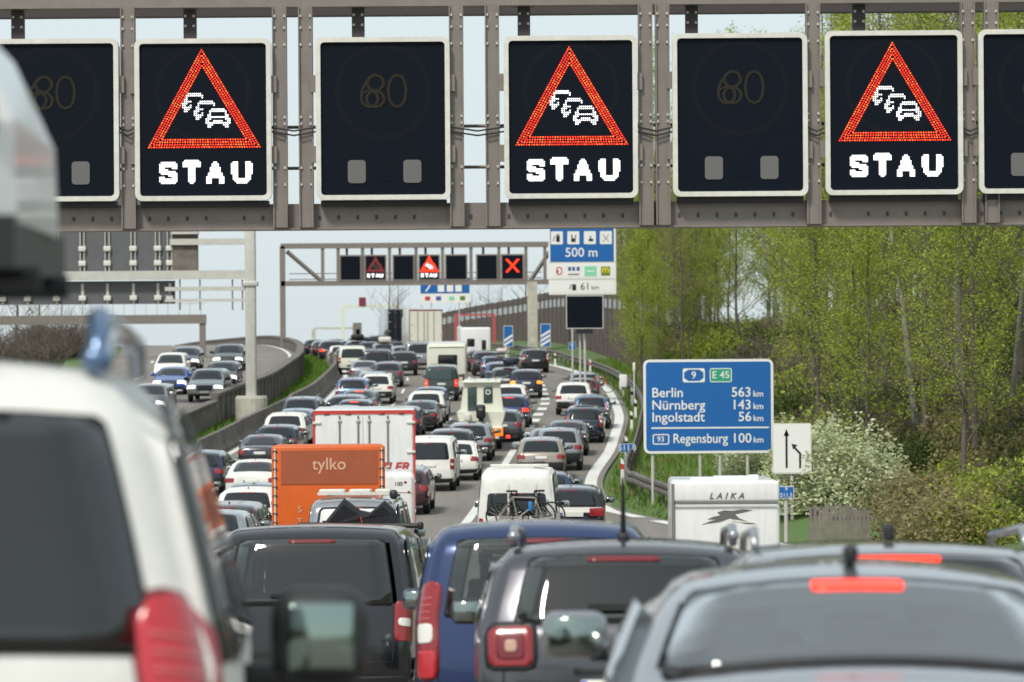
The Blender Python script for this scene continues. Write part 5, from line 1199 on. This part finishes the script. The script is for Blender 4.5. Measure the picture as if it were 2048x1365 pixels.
c_ = CARS['frontvan'][0]
for s in (-1, 1):
    x = s*0.60; MB().tube([(x, 0.36, 1.90), (x, 0.50, 2.02), (x, 2.6, 2.05), (x, 2.75, 1.97)], [0.02, 0.032, 0.032, 0.03], 10).obj('roof_rail', 'paint_ltblue', fw, True); put('rail_end', rbox(0.08, 0.5, 0.07, 0.03, 4), 'paint_ltblue', fw, (x, 0.60, 1.955), (0.2, 0, 0))
mr = put('door_mirror', rbox(0.30, 0.20, 0.30, 0.095, 5), 'trim', fw, (1.17, 2.3, 1.17)); put('mirror_glass', rbox(0.20, 0.03, 0.20, 0.014, 3), mat('mirror_dark', (0.30, 0.38, 0.34), 0.04, 1.0), mr, (0, -0.092, 0)); put('mirror_stalk', rbox(0.2, 0.1, 0.08, 0.03), 'black', mr, (-0.16, 0.02, -0.12))
t = thing('roof_box', 'white roof box on black bars above the blurred white van', 'roof box', fw.location+Vector((-0.03, 0.3, 2.20)), heading(9)+0.085)
v = []; f = []
for y, w, h in ((0.0, 0.34, 0.40), (0.10, 0.42, 0.52), (1.4, 0.44, 0.50), (2.0, 0.30, 0.25)): v += [(-w, y, 0.1), (-w*0.98, y, 0.1+h*0.5), (-w*0.72, y, 0.1+h), (w*0.72, y, 0.1+h), (w*0.98, y, 0.1+h*0.5), (w, y, 0.1)]
for i in range(3):
    for j in range(6): f.append((i*6+j, (i+1)*6+j, (i+1)*6+(j+1) % 6, i*6+(j+1) % 6))
f += [tuple(range(6)), tuple(range(23, 17, -1))]
put('shell', newmesh(v, f), 'vehicle_white', t); MB().box((0, 1.0, 0.05), (0.84, 2.0, 0.13)).obj('shell_base', 'black', t)
for y in (0.35, 1.5): MB().tube([(-0.46, y, -0.04), (0.46, y, -0.04)], 0.035, 8).obj('cross_bar', 'black', t)
put('reflector', rbox(0.03, 0.03, 0.10, 0.012), 'lamp_red', t, (0.36, 0.02, 0.36))
dv = A(616, 0, 'van', 'black', 'black van with large rear window in the middle foreground', d=34, detail=True, group='vehicles nearest the camera', antenna=False)
dv.scale = (1, 1, 0.96)
bv = A(1072, 0, 'smallvan', 'blue', 'blue van with tall red and clear tail light in the foreground', d=26.6, detail=True, group='vehicles nearest the camera', antenna=False)
jp = A(1244, 0, 'boxy', 'taupe', 'dark grey boxy off-roader with square tail light in the foreground', d=22, detail=True, group='vehicles nearest the camera', antenna=False)
c_, o_ = CARS['boxy']
for s in (-1, 1):
    x = s*0.66; MB().tube([(x, 0.50, 1.58), (x, 0.62, 1.68), (x, 2.4, 1.68), (x, 2.6, 1.60)], 0.026, 8).obj('roof_rail', 'paint_silver', jp, True); put('rail_end', rbox(0.07, 0.30, 0.07, 0.03), 'paint_steelgrey', jp, (x, 0.56, 1.625))
MB().tube([(0, 0.75, 1.60), (0, 0.60, 1.98)], [0.020, 0.008], 6).obj('roof_aerial', 'black', jp); put('aerial_base', rbox(0.07, 0.14, 0.06, 0.02), 'black', jp, (0, 0.76, 1.62))
p_, n_ = c_.chain(False, 1.20); MB().box((0.05, p_[0]-0.03, 1.20), (0.52, 0.03, 0.04)).obj('rear_wiper', 'black', jp)
text('Jeep', 0.13, 'chrome', jp, (0.12, c_.chain(False, 1.06)[0][0]-0.02, 1.06), bold=0.003)
sv2 = A(1806, 0, 'suv', 'silver', 'silver crossover with roof rails and glowing red brake strip behind the coupe', d=17.2, detail=True, lit=True, lampm='lamp_red', group='vehicles nearest the camera', antenna=False, roofbars='chrome')
sv2.scale = (0.97, 0.98, 0.925)
put('roof_fin', rbox(0.05, 0.2, 0.09, 0.02), 'black', sv2, (0, 0.95, 1.68))
cp = A(1760, 0, 'coupe', 'steelgrey', 'grey silver coupe with lit orange brake strip closest at the right', d=12.4, detail=True, nearglass='glass_hazy', lit=True, group='vehicles nearest the camera', antenna=False)
cp.scale = (1, 1, 1.02)
put('roof_fin', rbox(0.05, 0.18, 0.07, 0.02), 'black', cp, (0, 1.62, 1.40))
for ch in cp.children:
    if ch.name.startswith('wing_mirror'): ch.scale = (1.15, 1.1, 1.15); ch.location.z += 0.05
for i in range(4):
    mb = MB(); mb.tube([(0.05*math.cos(a), 0, 0.05*math.sin(a)) for a in np.linspace(0, 2*math.pi, 17)], 0.008, 6); mb.obj('ring_emblem', 'chrome', cp, loc=(-0.12+i*0.08, CARS['coupe'][0].chain(False, 0.9)[0][0]-0.02, 0.90))
A(1322, 0, 'hatch', 'ltblue', 'pale car roof peeking out beside the white motorhome', d=52, group='vehicles nearest the camera')
if __name__ == '__main__' and False:
    pass
# ------------------------------------------------------------------ trees and bushes
def tree_mesh(seed, H, r0, spread, nb, bare=False, lean=0.0, leafn=5000, leaf=0.16, crown0=0.3):
    R = random.Random(seed); mb = MB(); tips = []
    trunk = []; x = y = 0
    for i in range(9):
        t = i/8; trunk.append(Vector((x+lean*H*t, y, H*t))); x += R.uniform(-.12, .12); y += R.uniform(-.12, .12)
    mb.tube(trunk, [r0*(1-0.88*i/8) for i in range(9)], 6, False)
    def branch(p, dirv, ln, r, lev):
        pts = [p]; q = p.copy(); dv = dirv.normalized()
        for i in range(4):
            dv = (dv+Vector((R.uniform(-.25, .25), R.uniform(-.25, .25), R.uniform(-.05, .25)))).normalized(); q = q+dv*ln/4; pts.append(q)
            tips.append((q.copy(), lev))
        mb.tube(pts, [r*(1-0.8*i/4) for i in range(5)], 4 if lev else 5, False)
        if lev < 2:
            for k_ in range(4 if lev == 0 else 3):
                pp = pts[R.randint(1, 4)]; a = R.uniform(0, 6.28); nd = (dv+Vector((math.cos(a), math.sin(a), R.uniform(-.1, .5)))*0.9); branch(pp, nd, ln*R.uniform(.4, .6), r*0.45, lev+1)
    for i in range(nb):
        t = crown0+(0.97-crown0)*(i+R.random())/nb; k_ = min(int(t*8), 7); p = trunk[k_].lerp(trunk[k_+1], t*8-k_); a = R.uniform(0, 6.28)
        ln = spread*(1.1-0.75*(t-crown0)/(1-crown0))*R.uniform(.7, 1.15); branch(p, Vector((math.cos(a), math.sin(a), R.uniform(.35, 1.0))), ln, r0*0.32*(1.1-t), 0)
    tm = newmesh(mb.v, mb.f, True); lm = None
    if not bare:
        V, Fc = [], []
        for _ in range(leafn):
            p, lev = tips[R.randrange(len(tips))]; c = p+Vector((R.gauss(0, .24), R.gauss(0, .24), R.gauss(0, .22)))
            a = Vector((R.gauss(0, 1), R.gauss(0, 1), R.gauss(0, .6))).normalized(); b_ = a.cross(Vector((R.gauss(0, 1), R.gauss(0, 1), R.gauss(0, 1)))).normalized(); s = leaf*R.uniform(.55, 1.2); n = len(V)
            V += [c+a*s*0.5, c+b_*s*0.3, c-a*s*0.5, c-b_*s*0.3]; Fc.append((n, n+1, n+2, n+3))
        lm = newmesh(V, Fc)
    return tm, lm
leafmat('leaf_fresh', (0.22, 0.27, 0.04), (0.50, 0.57, 0.11)); leafmat('leaf_mid', (0.18, 0.23, 0.04), (0.43, 0.49, 0.09))
leafmat('leaf_olive', (0.20, 0.17, 0.09), (0.38, 0.33, 0.16)); leafmat('leaf_blossom', (0.42, 0.46, 0.22), (0.74, 0.76, 0.56), 0.3); leafmat('leaf_dark', (0.05, 0.07, 0.02), (0.12, 0.15, 0.05))
PROTO = [(tree_mesh(11, 17, 0.14, 3.2, 34, leafn=13000, leaf=0.125, crown0=0.18), 'bark_pale', 'leaf_fresh', 'slim birch'), (tree_mesh(12, 19, 0.17, 3.6, 36, leafn=13000, leaf=0.125, crown0=0.16), 'bark', 'leaf_fresh', 'tall tree'),
         (tree_mesh(13, 15, 0.13, 3.0, 24, leafn=11000, leaf=0.12, crown0=0.14), 'bark', 'leaf_mid', 'bushy tree'), (tree_mesh(14, 18, 0.16, 3.4, 44, leafn=3500, leaf=0.11, crown0=0.2), 'bark', 'leaf_olive', 'sparse tree'),
         (tree_mesh(15, 16, 0.13, 2.8, 20, leafn=9000, lean=0.16, leaf=0.125), 'bark_pale', 'leaf_fresh', 'leaning birch'), (tree_mesh(16, 12, 0.10, 2.8, 22, leafn=11000, leaf=0.12, crown0=0.1), 'bark', 'leaf_mid', 'low young tree')]
DESC = {0: 'slim pale-stemmed birch with fresh green leaves in the roadside wood', 1: 'tall dark-stemmed tree with fresh green leaves in the roadside wood', 2: 'bushy mid-green tree in the roadside wood', 3: 'nearly bare olive-brown tree in the roadside wood', 4: 'leaning pale-stemmed birch in the roadside wood', 5: 'low young green tree in the roadside wood'}
R = random.Random(5)
def tree(kind, x, d, sc, rz, label=None, group=None, z=None):
    (tm, lm), bk, lf, nm = PROTO[kind]
    pxx = proj((x, d, CZ))[0]; zone = 'by the noise barrier end' if pxx < 1340 else 'behind the blue distance sign' if pxx < 1550 else 'above the blossoming bush' if pxx < 1760 else 'right of the blossoming bush' if pxx < 1900 else 'at the right picture edge'
    t = thing('tree', label or (DESC[kind].replace(' in the roadside wood', ' ')+zone+(', near the road' if d < 160 else ', mid wood' if d < 225 else ', far back')), 'tree', (x, d, (ground_z(x, d) if z is None else z)-0.15), rz, group or 'trees of the roadside wood'); t.scale = (sc, sc, sc)
    put('trunk', tm, bk, t); 
    if lm: put('crown', lm, lf, t)
    return t
placed = []
cnt = 0
while cnt < 130:
    d = R.uniform(108, 300); lo = max(rx(d)+7.0, (1262-1024)*d/F) if d < 262 else nx(min(d, 428))+3; hi = 0.1365*d+5
    if hi <= lo: continue
    x = lo+(hi-lo)*R.random()
    if any((x-a)**2+((d-b_)*0.6)**2 < 3.2 for a, b_ in placed): continue
    if 1240 < proj((x, d, CZ))[0] < 1560 and d < 136: continue
    placed.append((x, d)); cnt += 1
    edge = (x-lo) < 2.5
    tree(R.choice((0, 1, 1, 2, 3, 3, 3, 4, 5)) if not edge else R.choice((1, 2, 5, 3, 0)), x, d, R.uniform(0.85, 1.2)*(0.7 if edge else 1.0), R.uniform(0, 6.28))
for i in range(26):                                     # wood edge past the end of the noise barrier
    d = R.uniform(262, 330); px = R.uniform(1225, 1430); x = (px-1024)*d/F
    tree(R.choice((3, 3, 1, 2, 5)), x, d, R.uniform(0.8, 1.15), R.uniform(0, 6.28))
for i in range(12):
    d = R.uniform(215, 262); px = R.uniform(1255, 1380); x = (px-1024)*d/F
    tree(R.choice((3, 5, 5, 2)), x, d, R.uniform(0.6, 0.9), R.uniform(0, 6.28))
# bare grey trees on the skyline and on the far left
bt = tree_mesh(31, 9, 0.16, 3.2, 20, bare=True, crown0=0.15); PROTO.append(((bt[0], None), 'bark', None, 'bare tree'))
for px, d, sc, lb in ((775, 400, 1.0, 'bare grey tree left of the distant white lorry'), (800, 395, 0.9, 'bare grey tree directly behind the distant white lorry'), (940, 400, 0.95, 'bare tree between the lorry and the red portal frame'), (975, 410, 0.9, 'bare tree behind the left end of the noise barrier'), (1002, 395, 0.8, 'bare tree rising above the noise barrier'), (1045, 370, 1.05, 'bare tree behind the noise barrier near the pillar'),
                      (30, 330, 1.1, 'blurred bare tree at the far left below the dark sign back'), (75, 345, 0.9, 'second blurred bare tree at the far left'), (120, 335, 0.7, 'third blurred bare tree, right of the roof box'), (-20, 300, 0.9, 'blurred bare tree cut by the left picture edge'), (170, 350, 0.6, 'low bare tree left of the oncoming cars'), (608, 520, 0.55, 'small round tree on the left skyline')):
    x = (px-1024)*d/F; tree(6, x, d, sc, px*0.7, lb, 'bare trees on the skyline', z=g(d)+0.3)
def shrub(n, seed, sx, sy, sz, leaf):
    Rr = random.Random(seed); V, Fc = [], []
    for _ in range(n):
        u, w = Rr.uniform(0, 6.283), Rr.uniform(-0.15, 1); rr = Rr.random()**0.4*(1+0.18*math.sin(3*u+seed)+0.12*math.sin(7*u+5*w))
        h = math.sqrt(max(0, 1-max(w, 0)**2)); c = Vector((math.cos(u)*h*rr*sx, math.sin(u)*h*rr*sy, max(0.03, w*rr*sz+0.12*sz)))
        a = Vector((Rr.gauss(0, 1), Rr.gauss(0, 1), Rr.gauss(0, .8))).normalized(); b_ = a.cross(Vector((Rr.gauss(0, 1), Rr.gauss(0, 1), Rr.gauss(0, 1)))).normalized(); s = leaf*Rr.uniform(.5, 1.3); k_ = len(V)
        V += [c+a*s*0.6, c+b_*s*0.3, c-a*s*0.6, c-b_*s*0.3]; Fc.append((k_, k_+1, k_+2, k_+3))
    return newmesh(V, Fc)
def twigs(n, seed, sx, sy, sz):
    Rr = random.Random(seed); mb = MB()
    for _ in range(n):
        a = Rr.uniform(0, 6.28); r_ = Rr.random()**0.5; p = Vector((0.3*sx*Rr.uniform(-1, 1), 0.3*sy*Rr.uniform(-1, 1), 0)); e = Vector((math.cos(a)*r_*sx, math.sin(a)*r_*sy, sz*Rr.uniform(.5, 1.05)*(1-0.4*r_)))
        m_ = p.lerp(e, .5)+Vector((Rr.uniform(-.2, .2), Rr.uniform(-.2, .2), .15*sz)); mb.tube([p, m_, e], [0.03, 0.018, 0.006], 4, False)
    return newmesh(mb.v, mb.f)
for px, d, s, lb in ((1665, 113.5, 1.22, 'large pale blossoming bush right of the lane sign'), (1530, 129, 0.95, 'smaller pale blossoming bush behind the lane sign')):
    x = (px-1024)*d/F; t = thing('blossom_bush', lb, 'bush', (x, d, ground_z(x, d)-0.1)); t.scale = (s, s, s*0.78)
    put('foliage', shrub(24000, 3, 1.75, 1.7, 2.4, 0.11), 'leaf_blossom', t); put('stems', twigs(70, 4, 1.5, 1.5, 2.4), 'bark', t)
# undergrowth of the wood, one mass
um = [shrub(5000, 40+i, 2.4, 2.4, 1.7, 0.17) for i in range(3)]; ut = [twigs(90, 60+i, 2.2, 2.2, 2.6) for i in range(3)]
V = []; 
def merge(name, items, m):
    vs, fs = [], []; n = 0
    for me, x, y, z, s, rz in items:
        co = np.empty(len(me.vertices)*3); me.vertices.foreach_get('co', co); co = co.reshape(-1, 3)*s; c, sn = math.cos(rz), math.sin(rz)
        w = np.stack([co[:, 0]*c-co[:, 1]*sn+x, co[:, 0]*sn+co[:, 1]*c+y, co[:, 2]+z], 1); vs.append(w)
        li = np.empty(len(me.loops), np.int32); me.loops.foreach_get('vertex_index', li); fs.append(li.reshape(-1, 4)+n); n += len(w)
    v = np.concatenate(vs); f = np.concatenate(fs); me = bpy.data.meshes.new(name); me.vertices.add(len(v)); me.vertices.foreach_set('co', v.ravel())
    me.loops.add(f.size); me.loops.foreach_set('vertex_index', f.ravel()); me.polygons.add(len(f)); me.polygons.foreach_set('loop_start', np.arange(0, f.size, 4, dtype=np.int32)); me.update(); me.validate()
    o = put(name, me, m); o['kind'] = 'stuff'; return o
its = {'leaf_olive': [], 'leaf_dark': [], 'leaf_mid': []}; tw = []
for i in range(230):
    d = R.uniform(98, 285); lo = rx(max(d, 112))+5.5+(5 if d < 130 else 0); hi = 0.1365*d+4
    if hi <= lo: continue
    x = R.uniform(lo, hi); 
    if 1225 < proj((x, d, CZ))[0] < 1340 and d < 200: continue
    if proj((x, d, CZ))[0] < 1560 and d < 132: continue
    its[R.choice(('leaf_olive', 'leaf_mid', 'leaf_dark', 'leaf_mid'))].append((R.choice(um), x, d, ground_z(x, d)-0.1, R.uniform(.5, 1.1), R.uniform(0, 6))); tw.append((R.choice(ut), x+0.5, d, ground_z(x, d), R.uniform(.6, 1.25), R.uniform(0, 6)))
for i in range(46):
    d = R.uniform(96, 134); x = R.uniform(9.6 if d > 116 else 11.2, 0.1365*d+2.5); (tw.append((R.choice(ut), x+.4, d+1, ground_z(x, d), R.uniform(.5, .8), R.uniform(0, 6))) if i % 3 == 0 else None); its[R.choice(('leaf_dark', 'leaf_olive', 'leaf_dark', 'leaf_mid'))].append((R.choice(um), x, d, ground_z(x, d)-0.1, R.uniform(.4, 0.8), R.uniform(0, 6)))
for k_, v_ in its.items():
    o = merge('undergrowth', v_, k_); o['label'] = {'leaf_olive': 'brownish olive undergrowth below the roadside trees', 'leaf_dark': 'dark green undergrowth below the roadside trees', 'leaf_mid': 'mid green undergrowth below the roadside trees'}[k_]; o['category'] = 'undergrowth'
for i in range(26):
    d = R.uniform(215, 330); x = M(d)-R.uniform(30.5, 36); tw.append((R.choice(ut), x, d, g(d)+OPP, R.uniform(.8, 1.3), R.uniform(0, 6)))
o = merge('brushwood', tw, 'bark'); o['label'] = 'bare brown twigs of the undergrowth in the roadside wood'; o['category'] = 'brushwood'
# board fence under the blossoming bush
fx = [(1622+i*8.2, 1003+abs(i-6)*1.6) for i in range(15)]
t = thing('board_fence', 'grey weathered fence of upright boards under the blossoming bush', 'fence', (Wp(1680, 700, 99).x, 99, ground_z(Wp(1680, 700, 99).x, 99)-0.4))
for i, (px, py) in enumerate(fx):
    p = Wp(px, py+8*R.random(), 99+0.05*R.random())-t.location; MB().box((p.x, p.y, p.z/2), (0.085, 0.03, p.z), 0, 0, R.uniform(-.02, .02)).obj('board', 'wood', t)
for z in (0.7, 1.4): MB().box((0.0, 0.06, z), (1.7, 0.04, 0.09)).obj('rail', 'wood', t)

# rough grass on the verge and in the median
def tufts(name, n, seed, pick, m, lb):
    Rr = random.Random(seed); V, Fc = [], []
    for _ in range(n):
        x, d, z = pick(Rr); h = Rr.uniform(.08, .34); a = Rr.uniform(0, 3.14); w = 0.02+h*0.07; k_ = len(V); lx, ly = Rr.gauss(0, .35)*h, Rr.gauss(0, .35)*h
        c, s_ = math.cos(a)*w, math.sin(a)*w; V += [(x-c, d-s_, z), (x+c, d+s_, z), (x+lx, d+ly, z+h)]; Fc.append((k_, k_+1, k_+2))
    o = put(name, newmesh(V, Fc), m); o['kind'] = 'stuff'; o['label'] = lb; o['category'] = 'grass'
def pk(Rr):
    d = 118+150*Rr.random()**0.8; x = rx(d)+Rr.uniform(-0.7, 8.0); return x, d, ground_z(x, d)-0.01
leafmat('grass_green', (0.07, 0.15, 0.02), (0.20, 0.33, 0.06)); leafmat('grass_dry', (0.17, 0.14, 0.06), (0.36, 0.31, 0.15))
tufts('verge_grass', 26000, 1, pk, 'grass_green', 'rough green grass on the bank behind the guard rail')
tufts('dry_grass', 9000, 2, pk, 'grass_dry', 'dry brownish grass mixed into the bank behind the guard rail')
def pk2(Rr):
    d = Rr.uniform(120, 300); return M(d)-Rr.uniform(13.45, 15.1), d, g(d)+0.14
tufts('median_grass', 9000, 3, pk2, 'grass_green', 'green grass growing in the median between the walls')
